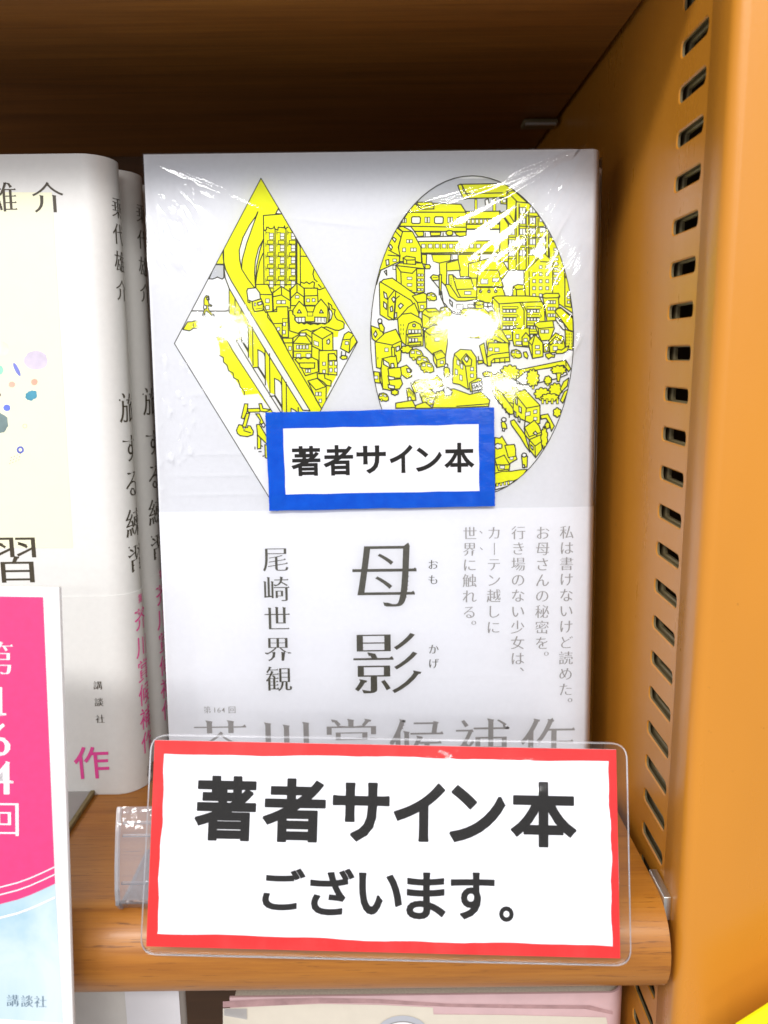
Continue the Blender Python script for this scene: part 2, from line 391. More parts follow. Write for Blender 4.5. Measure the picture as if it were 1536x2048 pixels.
tag(slotted('inner_channel', SX+.0021, .0010, M['galv'], -.0475, .02, ks, .0178, .0038, -.0362, rr=.0008), 'grey steel channel seen through the slots')
box('channel_back', (SX+.012, -.06, -.34), (SX+.013, .03, .30), M['dark'], bc)
# front post: rolled steel with a rounded corner
def postprof():
    P = [(SX+.0002, -.0472), (SX-.0005, -.0482), (SX-.0005, -.0580)]
    for i in range(1, 9):
        a = math.radians(180+90*i/8); P.append((SX-.0005+.0032+.0032*math.cos(a), -.0580+.0032*math.sin(a)))
    P += [(SX+.060, -.0612), (SX+.060, -.0590)]
    P += [(SX+.004, -.0590), (SX+.0012, -.0572), (SX+.0012, -.0472)]
    return P
sweep('front_post', postprof(), lambda p, s: (p[0], p[1], -.34+.64*s), M['ochre'], bc)
box('shelf_clip', (.0709, -.0545, -.006), (.0731, -.0425, .0008), M['steel'], bc, .0003)
c = box('shelf_clip', (.0585, .112, .2302), (.0722, .121, .2322), M['galv'], bc, .0006)
box('clip_lip', (.0588, .1105, .2294), (.0712, .1122, .2302), M['steel'], c)
box('shelf_clip', (.0715, -.050, .236), (.0727, -.03, .2560), M['steel'], bc, .0003)
# ------------------------------------------------------------------ books
def profile(W, T, bulge, off, r=.0012, flat_left=True, seg=14):
    """outline of a jacket seen from above: front at n=0, spine bulging at the right; (u, n) with n towards the viewer"""
    P = [(0-off*0, -T-off), ]
    P = [(0, -T-off), (W-bulge, -T-off)]
    for i in range(1, seg):
        a = math.radians(-90+180*i/seg); P.append((W-bulge+(bulge+off)*abs(math.cos(a)), -T/2+(T/2+off)*math.sin(a)))
    P += [(W-bulge, off), (0, off)]
    return P
def shell(P, th):
    """give an open outline a thickness inward"""
    Q = []
    for i, p in enumerate(P):
        a = P[max(i-1, 0)]; b = P[min(i+1, len(P)-1)]; dx, dy = b[0]-a[0], b[1]-a[1]; l = math.hypot(dx, dy)
        Q.append((p[0]-dy/l*th, p[1]+dx/l*th))
    return P + Q[::-1]
def book(root, fr, W, Hh, T, bulge, mat, seg=14):
    pl = lambda z0, z1: (lambda p, s: fr.at(p[0], z0+(z1-z0)*s, p[1]))
    c = sweep('cover', shell(profile(W, T, bulge, 0, seg=seg), .0007), pl(0, Hh), mat, root)
    pb = sweep('page_block', shell(profile(W-.0025, T-.0018, bulge*.7, 0), .001)[:len(profile(W, T, bulge, 0))], lambda p, s: fr.at(p[0]+.001, .002+(Hh-.004)*s, p[1]-.0009), M['pages'], root)
    return c
def band(root, fr, W, T, bulge, z0, z1, mat, off=.0003, name='paper_band', seg=14):
    return sweep(name, shell(profile(W, T, bulge, off, seg=seg), .00025), lambda p, s: fr.at(p[0], z0+(z1-z0)*s, p[1]), mat, root)
# ---- the main book
MW, MH, MT = .1360, .1985, .0185
mf = Frame((-.0696, 0, 0), 4.0)
mb = thing('book', (0, .012, 0), 'silver book in shrink wrap with yellow city pictures in a diamond and an oval', 'book')
book(mb, mf, MW, MH, MT, .0035, M['silver'])
_, ob_v = mf.px(700, 1019.5)
band(mb, mf, MW, MT, .0035, .0005, ob_v, M['obi'])
# ---- printed illustration
class Ink:
    def __init__(s, fr, region): s.fr = fr; s.region = region; s.k = 0; s.vs = []; s.fs = []; s.ix = []
    def _clip(s, poly):
        R = s.region; n = len(R)
        for i in range(n):
            a, b = R[i], R[(i+1) % n]; out = []
            if not poly: return []
            side = lambda p: (b[0]-a[0])*(p[1]-a[1])-(b[1]-a[1])*(p[0]-a[0])
            for j in range(len(poly)):
                p, q = poly[j-1], poly[j]; sp, sq = side(p), side(q)
                if sp >= 0: 
                    if sq >= 0: out.append(q)
                    else: t = sp/(sp-sq); out.append((p[0]+(q[0]-p[0])*t, p[1]+(q[1]-p[1])*t))
                elif sq >= 0: t = sp/(sp-sq); out += [(p[0]+(q[0]-p[0])*t, p[1]+(q[1]-p[1])*t), q]
            poly = out
        return poly
    def put(s, poly, m, clip=True):
        if clip: poly = s._clip(poly)
        if len(poly) < 3: return
        k = len(s.vs); s.vs += [(x, y, s.k) for x, y in poly]; s.fs.append(tuple(range(k, k+len(poly)))); s.ix.append(m)
    def area(s, pts, m):
        s.k += 1; vs, fs = fill([pts])
        for f in fs: s.put([vs[i] for i in f] if area([vs[i] for i in f]) > 0 else [vs[i] for i in f][::-1], m)
    def stroke(s, pts, w=.26, closed=False, m=3, clip=True):
        s.k += 1; n = len(pts)
        for i in range(n if closed else n-1):
            a, b = pts[i], pts[(i+1) % n]; dx, dy = b[0]-a[0], b[1]-a[1]; l = math.hypot(dx, dy)
            if l < 1e-6: continue
            dx, dy = dx/l*w/2, dy/l*w/2; e = .75
            s.put([(a[0]-dx*e+dy, a[1]-dy*e-dx), (b[0]+dx*e+dy, b[1]+dy*e-dx), (b[0]+dx*e-dy, b[1]+dy*e+dx), (a[0]-dx*e-dy, a[1]-dy*e+dx)], m, clip)
    def build(s, name, parent, n0=.00006):
        return obj(name, [s.fr.at(x/1000, y/1000, n0+k*.00000028) for x, y, k in s.vs], s.fs, [M['art_white'], M['yellow'], M['art_grey'], M['line']], parent, s.ix)
WH, YE, GR, LI = 0, 1, 2, 3
class Pen:
    """draws in the coordinates of one detail of the picture"""
    def __init__(s, ink, ox, oy, sc): s.i = ink; s.ox = ox; s.oy = oy; s.sc = sc
    def c(s, pts):
        if isinstance(pts, str):
            t = [float(q) for q in pts.replace(',', ' ').split()]; pts = list(zip(t[::2], t[1::2]))
        return [mm(s.i.fr, s.ox+x/s.sc, s.oy+y/s.sc) for x, y in pts]
    def P(s, m, pts, st=True, w=.34):
        q = s.c(pts)
        if m is not None: s.i.area(q, m)
        if st: s.i.stroke(q, w, True)
    def L(s, pts, w=.34): s.i.stroke(s.c(pts), w)
    def W(s, x, y, w, h, nx=1, ny=1, dx=0, dy=0, kx=0, ky=0, m=WH, bar=False):
        for i in range(nx):
            for j in range(ny):
                X, Y = x+i*dx+j*kx*dy, y+j*dy+i*ky*dx
                s.P(m, [(X, Y), (X+w, Y+ky*w), (X+w+kx*h, Y+h+ky*w), (X+kx*h, Y+h)], w=.2)
                if bar: s.L([(X+w/2, Y), (X+w/2, Y+h)], .16)
    def bush(s, cx, cy, rx, ry, n=9, m=YE, amp=.12):
        pts = []
        for i in range(n*4):
            a = 2*math.pi*i/(n*4); k = 1-amp+amp*2*abs(math.sin(a*n/2)); pts.append((cx+rx*k*math.cos(a), cy+ry*k*math.sin(a)))
        s.P(m, pts)
    def cube(s, x, y, w, h, d, e, m=YE):
        """box with its left side going back: front w x h, depth shift (-d, -e)"""
        s.P(m, [(x, y), (x+w, y), (x+w, y+h), (x, y+h)]); s.P(m, [(x, y), (x-d, y-e), (x-d, y-e+h), (x, y+h)]); s.P(m, [(x, y), (x-d, y-e), (x-d+w, y-e), (x+w, y)])
    def house(s, x, y, w, h, d, r):
        """gabled house: front gable w wide, roof running back by d"""
        s.P(YE, [(x, y), (x+w/2, y-r), (x+w, y), (x+w, y+h), (x, y+h)])
        s.P(YE, [(x+w/2, y-r), (x+w/2-d, y-r-d*.35), (x-d, y-d*.35), (x, y)])
        s.P(YE, [(x, y), (x-d, y-d*.35), (x-d, y-d*.35+h), (x, y+h)])
    def car(s, x, y, k=1):
        s.P(YE, [(x, y+20*k), (x+8*k, y), (x+45*k, y-8*k), (x+75*k, y+5*k), (x+90*k, y+30*k), (x+92*k, y+58*k), (x+70*k, y+68*k), (x+30*k, y+62*k), (x+2*k, y+45*k)])
        s.P(WH, [(x+12*k, y+8*k), (x+32*k, y+4*k), (x+34*k, y+22*k), (x+10*k, y+24*k)], w=.18)
        s.P(WH, [(x+44*k, y+8*k), (x+68*k, y+12*k), (x+78*k, y+30*k), (x+50*k, y+26*k)], w=.18)
        s.P(YE, [(x+18*k, y+50*k), (x+30*k, y+46*k), (x+38*k, y+58*k), (x+30*k, y+70*k), (x+20*k, y+66*k)], w=.2)
def ink_region(fr, pts): 
    q = [mm(fr, x, y) for x, y in pts]
    return q if area(q) > 0 else q[::-1]
dia = [(522.0, 356.8), (715, 684), (543.5, 1003), (349, 687)]
ink = Ink(mf, ink_region(mf, dia)); d = Pen(ink, 340, 340, 3.84)
ink.area(ink.region, WH)
# town side and road
d.P(YE, '700,40 1445,1320 1330,1165 1338,1215 1295,1240 1290,1282 1255,1285 1250,1388 1285,1390 1280,1578 1240,1655 1225,1715 1165,1835 1190,1900 1060,1860 560,1000 425,760 405,690 405,500', False)
d.P(YE, '412,598 350,722 413,724'); d.P(GR, '345,727 413,729 414,828 400,838 380,830 365,822 345,832 325,838 300,836')
d.P(WH, '1335,1168 1450,1310 1440,1340 1340,1500 1225,1720 1200,1745 1240,1650 1282,1578 1285,1392 1252,1388 1257,1285 1292,1282 1296,1240 1338,1215', False)
d.P(WH, '812,335 832,298 862,338')
d.P(WH, '675,322 640,420 590,560 555,690 550,758 535,690 532,615 560,520 610,425 660,355'); d.P(WH, '717,535 690,620 665,740 655,880 650,790 655,700 680,600')
d.L('715,640 690,700 668,800 655,900')
# tower of flats
d.P(YE, '718,350 840,340 862,338 975,540 1000,590 1002,880 722,882')
d.L('718,455 730,466 742,455 742,440 756,440 762,450 776,452 798,444 800,432 806,452 828,462 832,440 876,444 880,430 884,452 905,440')
d.L('968,520 970,880'); d.L('1000,600 1002,880'); d.L('1000,662 1050,664')
for i in range(3):
    x = 745+i*84; d.L([(x+62, 455), (x+62, 890)]); d.L([(x-22 if i else x-22, 470), (x-22, 470)])
    for j in range(5):
        y = 485+j*92; d.W(x+18, y, 32, 48); d.L([(x+18, y+26), (x+50, y+26)], .18)
        d.P(YE, [(x+4, y+58), (x+52, y+58), (x+52, y+84), (x+4, y+84)], w=.22); d.L([(x-5, y-3), (x+20, y-3)], .2); d.L([(x-8, y-18), (x-8, y+10)], .2)
d.L('1105,765 1098,800 1108,838 1130,858'); d.L('1005,862 1030,870 1050,860 1070,875 1095,858 1110,865 1105,905'); d.L('1110,905 1150,920 1185,905'); d.L('1140,880 1160,902')
# houses
d.P(YE, '660,880 752,878 785,955 790,1085 735,1095 660,960'); d.L('660,955 785,958'); d.W(735, 990, 28, 30, 1, 2, 0, 52)
d.P(YE, '790,945 855,895 920,935 925,1040 795,1045'); d.P(YE, '790,975 855,960 925,1005 925,1062 850,1052 795,1080'); d.L('855,895 858,960'); d.W(820, 1002, 32, 26, 2, 1, 36)
d.P(YE, '925,920 975,868 1030,910 1032,1000 930,1025'); d.P(YE, '928,985 975,938 1028,975 1030,1040 928,1042'); d.W(962, 965, 30, 20); d.L('975,868 976,938')
d.P(YE, '1032,908 1132,908 1138,1040 1036,1040'); d.L('1034,968 1134,964'); d.W(1050, 990, 22, 24); d.W(1092, 988, 22, 24)
d.P(YE, '945,1075 992,1008 1030,1045 1115,1045 1160,992 1212,1055 1214,1180 1110,1180 1040,1180 965,1170 945,1120')
d.P(WH, '962,1132 1038,1130 1038,1165 1112,1165 1112,1130 1200,1132 1200,1178 962,1170'); d.L('1038,1045 1055,1090 1100,1090 1115,1045'); d.W(1055, 1092, 42, 30, m=YE); d.P(WH, '978,1098 992,1072 1010,1098'); d.P(WH, '1148,1098 1160,1072 1178,1098')
for x in (985, 1010, 1135, 1160, 1185): d.L([(x, 1135), (x, 1165)], .2)
d.P(YE, '912,1085 925,1075 940,1085 945,1110 960,1120 958,1150 975,1170 990,1180 1010,1172 1030,1185 1050,1175 1080,1188 1105,1180 1135,1188 1160,1178 1190,1185 1215,1170 1235,1150 1232,1090 1215,1020 1240,1040 1245,1065 1268,1075 1262,1105 1270,1130 1285,1150 1325,1165 1338,1180 1335,1215 1300,1232 1270,1230 1230,1215 1200,1205 1130,1225 1080,1240 1050,1225 1010,1235 985,1255 950,1245 920,1235')
d.P(WH, '1218,1065 1240,1080 1248,1105 1240,1140 1222,1165 1228,1120')
d.P(YE, '750,1090 820,1088 820,1052 905,1050 910,1285 860,1285 790,1180 750,1130'); d.W(865, 1140, 40, 30, m=YE); d.W(868, 1170, 20, 28); d.W(822, 1208, 22, 26); d.W(865, 1232, 22, 28); d.L('790,1180 862,1178 862,1285')
d.P(YE, '862,1292 942,1292 945,1460 900,1380'); d.L('870,1328 942,1328'); d.W(912, 1355, 20, 30)
d.P(YE, '945,1290 1000,1258 1050,1262 1090,1290 1088,1440 950,1440'); d.P(YE, '945,1330 990,1275 1045,1275 1088,1338'); d.P(WH, '995,1252 1045,1252 1042,1275 998,1275')
for x in (972, 995, 1020, 1045): d.W(x, 1345, 18, 30)
d.W(970, 1412, 35, 28, 2, 1, 75); d.L('952,1392 1090,1392')
d.P(YE, '1090,1250 1165,1205 1250,1252 1252,1385 1172,1390 1092,1352'); d.L('1090,1250 1170,1298 1250,1252'); d.L('1170,1298 1172,1388'); d.W(1105, 1310, 36, 32, ky=.35); d.P(WH, '1205,1310 1222,1298 1228,1318 1220,1338 1206,1335')
d.P(YE, '1145,1388 1282,1385 1282,1575 1145,1560'); d.P(YE, '1218,1412 1262,1410 1280,1440 1280,1462 1218,1465'); d.W(1172, 1475, 22, 26, 1, 2, 0, 60); d.W(1225, 1470, 22, 30, 2, 2, 38, 52); d.L('1215,1412 1215,1575')
d.P(YE, '960,1455 985,1440 1000,1452 1030,1438 1060,1450 1090,1438 1110,1450 1135,1460 1140,1550 1040,1580 1000,1500'); d.P(YE, '992,1482 1112,1482 1110,1522 1030,1525 1000,1515'); d.W(1042, 1530, 38, 26); d.L('1060,1532 1060,1555')
d.P(YE, '1060,1620 1130,1600 1200,1665 1198,1780 1165,1835 1120,1760'); d.L('1060,1622 1120,1690 1200,1662'); d.W(1118, 1706, 20, 28, 2, 1, 24); d.W(1145, 1760, 20, 26)
d.P(YE, '1130,1565 1185,1565 1190,1600 1238,1620 1236,1660 1205,1655 1180,1630 1135,1600')
d.P(YE, '1325,1305 1340,1262 1372,1242 1410,1262 1435,1320 1375,1405 1310,1370'); d.L('1325,1305 1385,1300 1410,1265'); d.L('1385,1300 1375,1405'); d.W(1345, 1318, 26, 24); d.L('1318,1395 1315,1430'); d.L('1350,1400 1345,1440'); d.bush(1335, 1440, 26, 14, 5)
# the road, its parapet and pillars
d.L('405,600 410,690 430,770 470,850 600,1068 870,1510 1075,1848', .3)
d.L('532,615 535,680 553,765 600,840 650,905 760,1120 945,1460 1165,1832', .3)
d.P(YE, '455,915 465,1228 510,1308 545,1305 605,1420 640,1520 690,1510 740,1610 765,1710 810,1725 870,1850 905,1900 1030,1880 1000,1800 730,1370 455,915', False)
d.P(WH, '413,730 425,830 455,910 700,1330 1020,1845 1075,1848 870,1510 600,1068 470,850 430,770'); d.L('500,985 500,1280'); d.L('545,1060 548,1170')
for dx, dy in ((0, 0), (130, 210), (258, 430), (385, 660)):
    d.P(WH, [(545+dx, 1170+dy), (575+dx, 1185+dy), (592+dx, 1200+dy), (600+dx, 1225+dy), (604+dx, 1385+dy), (548+dx, 1300+dy)])
    d.L([(600+dx, 1165+dy), (603+dx, 1440+dy)]); d.L([(635+dx, 1200+dy), (638+dx, 1500+dy)]); d.L([(510+dx, 1308+dy), (545+dx, 1305+dy), (604+dx, 1400+dy)])
d.L('455,915 455,1160 465,1228 510,1312 600,1460 760,1715 870,1890', .3)
d.P(YE, '400,1225 440,1310 620,1600 800,1880 620,1820 590,1790 570,1740 545,1690 530,1650 500,1605 470,1570 445,1520 415,1480 405,1440 385,1420 383,1370 360,1290', False)
d.L('383,1425 410,1440 412,1475 440,1500 450,1540 485,1560 490,1595 525,1615 540,1665 570,1700 575,1745 600,1790'); d.L('405,1165 400,1215 430,1290 480,1385 640,1630 800,1880', .3); d.L('400,1225 360,1290')
d.L('150,1082 430,1085 452,1075 455,1060')
d.P(YE, '135,1168 175,1165 185,1160 250,1162 262,1168 325,1166 335,1158 412,1160 390,1218 345,1210 300,1232 255,1216 182,1214 150,1235 100,1225'); 
for x in (180, 250, 338): d.L([(x, 1180), (x, 1200)])
# walking woman
d.P(YE, '265,985 280,965 298,970 302,995 292,1002 300,1030 322,1040 318,1048 292,1040 300,1080 335,1112 325,1122 280,1080 262,1112 255,1105 270,1060 262,1030 262,1000'); d.P(WH, '262,1040 280,1040 282,1065 262,1070 258,1055'); d.P(WH, '282,978 296,978 297,994 284,996'); d.P(WH, '250,1108 268,1112 275,1125 255,1122'); d.P(WH, '318,1118 335,1108 342,1125 325,1128')
# van on the road
d.P(WH, '590,930 598,912 660,905 690,945 695,990 632,1010 600,1000'); d.P(YE, '632,1010 700,990 718,1030 715,1078 650,1088 636,1060'); d.P(WH, '672,1020 705,1010 708,1032 678,1040'); d.W(648, 1022, 12, 22); d.L('660,1068 705,1062', .18); d.P(YE, '598,1000 612,1002 615,1020 600,1015')
# digger below the road
g = Pen(ink, 280, 700, 5.486)
g.P(WH, '1090,500 1300,480 1420,640 1300,700 1100,720', False)
g.P(YE, '1148,590 1185,592 1175,680 1140,755 1112,745'); g.P(YE, '1165,700 1205,690 1160,850 1125,840'); g.P(YE, '1180,645 1300,640 1330,655 1310,680 1190,682'); g.P(YE, '1305,590 1335,588 1350,640 1435,655 1380,680 1320,672')
g.P(YE, '1060,880 1085,820 1120,825 1130,850 1180,852 1185,830 1215,835 1225,860 1245,890 1238,930 1180,950 1100,940 1070,915'); g.L('1140,885 1215,908'); g.W(1135, 850, 18, 20)
g.P(YE, '1280,820 1310,815 1420,1000 1400,1040 1290,930'); g.P(YE, '1288,930 1325,970 1325,1080 1290,1085'); g.P(YE, '1370,1040 1400,1045 1400,1190 1375,1180'); g.P(YE, '1270,700 1310,700 1360,800 1340,830 1315,800 1320,770'); g.P(WH, '1335,810 1360,800 1375,825 1360,850 1340,840')
g.L('1262,1065 1262,1085'); g.L('1305,1115 1330,1115'); g.L('1335,1050 1342,1058'); g.L('1350,1165 1362,1160')
ink.stroke(ink.region, .24, True, clip=False)
o = ink.build('diamond_picture', mb)
# ---- oval picture
ell = [(944+203*math.sin(math.radians(a)), 672-320*math.cos(math.radians(a))) for a in range(0, 360, 5)]
ink = Ink(mf, ink_region(mf, ell)); e = Pen(ink, 730, 340, 3.491); f = Pen(ink, 730, 600, 3.49)
ink.area(ink.region, WH)
e.P(GR, '200,60 1100,60 1000,290 700,290 360,230', False)
# roll-shaped roof, platform
e.P(YE, '668,100 1010,95 1060,140 1000,190 725,200 710,170 690,168'); e.P(YE, '648,108 668,98 680,112 715,178 722,195 700,205 685,195 655,130'); e.L('680,112 690,165 960,160'); e.L('720,198 1000,192')
e.W(766, 205, 16, 105, m=YE); e.W(893, 200, 20, 108, m=YE); e.P(WH, '838,210 860,200 868,240 850,268 840,240'); e.P(YE, '945,198 995,195 998,240 948,235'); e.W(960, 205, 24, 22)
e.P(YE, '705,290 940,288 940,412 705,412'); e.L('705,342 940,340')
for i in range(8): e.W(715+i*29, 345, 18, 27)
e.L('705,380 940,378')
e.P(WH, '700,415 940,415 940,495 370,500 340,470 700,460'); 
# train
e.P(YE, '300,295 340,240 480,232 670,240 705,295'); e.P(YE, '355,240 370,226 465,224 482,245 480,272 390,274'); e.L('365,238 385,252 480,248')
e.P(YE, '300,295 705,295 708,430 345,428 320,395 240,392'); e.L('240,392 700,400')
for x in (325, 485): e.P(WH, [(x, 335), (x+8, 327), (x+55, 327), (x+62, 336), (x+60, 368), (x+52, 374), (x+8, 374), (x, 366)])
for x in (418, 578): e.W(x, 330, 14, 38, 2, 1, 20)
e.P(WH, '645,335 660,328 675,335 675,365 660,370 645,365'); e.W(262, 338, 10, 30, 2, 1, 16)
e.P(YE, '345,430 408,430 408,462 370,465'); e.P(YE, '455,435 530,435 525,458 460,460'); e.bush(590, 440, 24, 18, 5, amp=.05); e.P(YE, '625,435 705,432 706,460 660,465 640,455'); e.L('545,440 545,465'); e.L('420,440 420,460')
# viaduct
e.P(YE, '370,500 940,495 940,585 395,588 385,540'); e.L('395,580 940,574')
for i in range(10): e.W(395+i*48, 518, 26, 27); e.L([(432+i*48, 515), (432+i*48, 552)], .2)
e.P(YE, '465,592 600,590 595,640 572,650 568,815 525,770 518,650 475,640'); e.P(YE, '650,590 805,588 800,640 730,650 722,745 665,745 650,620'); e.W(608, 590, 40, 36); e.L('520,650 600,632 650,625')
e.P(YE, '570,650 650,628 665,700 570,705'); e.P(YE, '722,655 940,600 1000,700 960,760 780,770 722,745'); e.P(YE, '395,590 430,592 428,660 400,655')
e.P(WH, '435,590 462,592 475,640 515,655 520,770 455,750 430,690', False)
# office tower, right
e.P(YE, '990,150 1040,145 1130,225 1135,240 1080,235 1052,215'); e.P(YE, '990,150 1055,225 1060,375 1010,380 945,300 990,285'); e.P(YE, '940,285 1008,375 1000,640 942,640'); e.L('958,318 1000,380')
e.P(YE, '1052,222 1145,232 1200,300 1290,440 1300,620 1110,700 1000,700 1000,380 1055,378'); e.P(YE, '990,285 1045,370 1055,215 992,152')
for i, x in enumerate((1005, 1080, 1150, 1220)):
    y0 = (412, 262, 258, 320)[i]
    for j in range(5 if i else 3):
        y = y0+j*(74 if i else 75)
        if y < 600: e.W(x, y, 40, 42, bar=True)
for x in (1055, 1075, 1125, 1142, 1192, 1208, 1262, 1280): e.L([(x, 225+(x-1055)*.75), (x, 700)])
for j in range(4): e.L([(1082, 318+j*74), (1265, 328+j*74)]); e.L([(1002, 395+j*75), (1055, 395+j*75)])
e.P(YE, '1282,470 1330,470 1380,600 1450,800 1450,1000 1300,900'); 
for j in range(8): e.W(1318, 545+j*34, 30, 18)
e.L('1300,500 1330,500'); e.L('1370,690 1390,690 1395,780'); e.L('1390,740 1420,760 1450,800'); e.P(YE, '1395,745 1425,765 1440,960 1395,950'); e.W(1412, 850, 18, 18, 1, 3, 0, 32)
e.P(YE, '1110,710 1175,655 1250,580 1310,640 1310,870 1240,890 1112,880'); e.L('1225,640 1310,645'); e.L('1145,710 1148,880')
for j in range(5):
    for i in range(3):
        if not (i == 0 and j == 0): e.W(1170+i*46, 668+j*49, 20, 22)
# left blocks
e.P(YE, '230,400 265,395 330,430 390,540 395,650 355,640 240,640 235,540 262,430'); e.L('262,430 330,430'); e.W(290, 487, 40, 22); e.L('310,487 310,508'); e.W(262, 545, 22, 26); e.W(318, 545, 40, 24, bar=True)
e.P(YE, '215,400 262,432 232,540 245,600 240,640 110,700 80,800 60,700 140,500'); e.P(WH, '190,480 200,470 218,485 208,505'); e.P(WH, '165,530 178,520 192,540 182,560'); e.L('205,420 250,470'); e.L('165,560 240,600'); e.L('160,595 240,602 245,700'); e.P(WH, '145,630 165,625 168,660 150,668'); e.W(195, 622, 24, 18); e.W(195, 668, 22, 26); e.P(WH, '135,710 150,700 152,735')
e.P(YE, '215,665 240,650 400,650 415,690 415,850 380,860 290,850 220,790'); e.P(YE, '265,615 290,602 350,612 352,660 270,655'); e.L('265,615 290,630 352,628'); e.L('290,630 292,655'); e.P(YE, '220,668 250,712 330,722 360,690 412,690'); e.L('250,712 255,850'); e.L('360,692 362,850')
for j in range(3): e.W(294, 748+j*46, 34, 18); 
for j in range(4): e.W(368, 726+j*34, 18, 16); e.W(392, 726+j*34, 14, 16)
e.P(YE, '418,660 450,662 458,675 450,690 420,690'); 
e.P(YE, '100,790 130,765 190,755 380,890 380,1000 250,1040 165,1047 105,1010'); e.L('105,780 320,910 380,1000'); e.P(YE, '160,900 205,840 215,850 200,1047 160,1020'); e.P(WH, '130,850 150,865 158,905 135,890'); e.P(WH, '130,920 150,935 150,975 130,955'); e.P(WH, '185,900 200,885 215,905 200,925'); e.P(WH, '175,960 190,950 195,985 180,990'); e.P(WH, '232,950 250,930 268,945 245,970'); e.P(WH, '205,1000 222,995 222,1030 208,1035'); e.L('240,880 215,900 205,1040'); e.P(YE, '255,1010 300,960 345,930 375,1000 378,1047 255,1047')
e.P(YE, '330,880 410,858 430,870 430,990 380,990 365,925'); e.L('365,925 430,922'); e.W(388, 945, 22, 22)
e.car(430, 862, .75)
# central block with curved road
e.P(YE, '460,745 475,732 512,738 518,768 470,772'); e.L('475,750 505,752', .2); e.P(YE, '518,732 534,732 530,870 518,872'); 
e.L('455,750 520,830 530,890 560,960 620,1005 660,1010', .3); e.L('535,850 545,920 600,985 660,998')
e.P(YE, '585,732 612,732 640,760 780,755 780,905 700,915 640,915 590,880 560,800 585,800'); e.L('590,800 650,890 775,890'); e.P(YE, '612,735 640,835 760,830 740,760 640,760'); e.W(695, 848, 45, 22); e.L('640,835 665,885'); e.P(WH, '590,905 610,925 610,955 592,930'); e.W(640, 938, 44, 40); e.W(718, 938, 40, 24)
for x in (598,): 
    for j in range(4): e.L([(x, 760+j*15), (x+6, 760+j*15)], .2)
e.P(YE, '780,820 960,822 985,900 900,930 780,920'); e.P(YE, '790,700 930,700 965,815 780,815'); e.W(808, 762, 50, 34); e.W(890, 755, 44, 26)
for x in (806, 865, 912): e.bush(x, 848, 8, 8, 4, WH, .05); e.L([(x, 825), (x, 838)], .2)
e.P(YE, '1035,815 1065,800 1110,805 1120,880 1030,880'); e.L('1035,815 1055,835 1118,830'); e.L('1055,835 1058,880')
e.P(YE, '760,920 790,910 828,918 828,965 770,970'); e.L('762,925 785,940 828,932'); e.L('785,940 786,968'); e.L('858,925 858,975'); e.L('838,952 880,952')
# big curved blocks, right
e.P(YE, '890,890 920,880 1120,880 1215,885 1250,950 1260,1100 1240,1190 920,1190 930,1050 890,950'); e.L('890,890 935,935 1020,930 1080,925 1230,920'); e.L('935,935 950,1190'); e.L('1080,925 1110,980 1110,1190'); e.L('1098,930 1130,990 1125,1190')
for j in range(4): 
    e.W(962, 975+j*58, 20, 20, 4, 1, 24); e.P(YE, [(960, 953+j*58), (1062, 953+j*58), (1070, 962+j*58), (1062, 970+j*58), (960, 970+j*58)], w=.2)
    e.W(1132, 975+j*58, 18, 20, 4, 1, 22); e.P(YE, [(1130, 953+j*58), (1225, 953+j*58), (1232, 962+j*58), (1225, 970+j*58), (1130, 970+j*58)], w=.2)
e.P(YE, '1240,870 1350,862 1358,885 1350,900 1360,1047 1270,1060 1255,960 1240,890'); e.P(YE, '1240,872 1260,862 1350,862 1358,880 1345,892 1255,895 1240,888')
for j in range(3): e.W(1275, 912+j*46, 16, 22, 3, 1, 19)
e.P(YE, '1325,990 1340,965 1365,960 1455,1030 1455,1080 1420,1080'); 
# ---- lower oval (second detail)
f.P(YE, '1325,80 1345,60 1370,58 1450,130 1452,220 1420,210 1400,180')
f.P(WH, '1330,120 1345,125 1360,150 1385,160 1395,190 1400,215 1380,205 1355,175 1330,140'); f.P(YE, '1395,205 1452,225 1448,350 1400,340'); 
for i in range(3):
    for j in range(5): f.L([(1408+i*16, 235+j*22), (1408+i*16, 243+j*22)], .2)
f.P(YE, '955,208 1025,208 1030,280 985,290 960,250'); f.W(985, 245, 30, 22); f.P(YE, '1030,200 1145,195 1150,330 1040,320 1030,280'); f.W(1052, 240, 22, 30); f.W(1052, 290, 40, 22); f.P(YE, '1095,262 1122,228 1150,262 1150,320 1098,320'); f.W(1108, 268, 24, 24)
f.P(YE, '1180,170 1200,155 1310,145 1320,200 1290,280 1230,285 1205,230'); f.L('1180,170 1210,200 1318,190'); f.L('1210,200 1212,240'); f.W(1225, 208, 26, 24, 2, 1, 30)
f.P(YE, '1140,290 1185,240 1240,300 1242,395 1168,408 1145,330'); f.L('1140,290 1165,318 1185,245'); f.L('1165,318 1168,408'); f.W(1188, 318, 28, 22); f.W(1190, 355, 32, 22)
f.P(YE, '1245,310 1280,305 1285,360 1248,365'); f.W(1258, 328, 16, 26); f.P(YE, '1280,285 1330,230 1380,255 1395,320 1390,360 1290,370'); f.P(YE, '1285,300 1330,255 1378,290 1375,305 1330,280 1295,315'); f.W(1312, 285, 26, 18, 2, 1, 30); f.W(1312, 325, 30, 28); f.P(YE, '1330,360 1345,345 1370,350 1400,330 1420,320 1412,355 1380,372 1335,375')
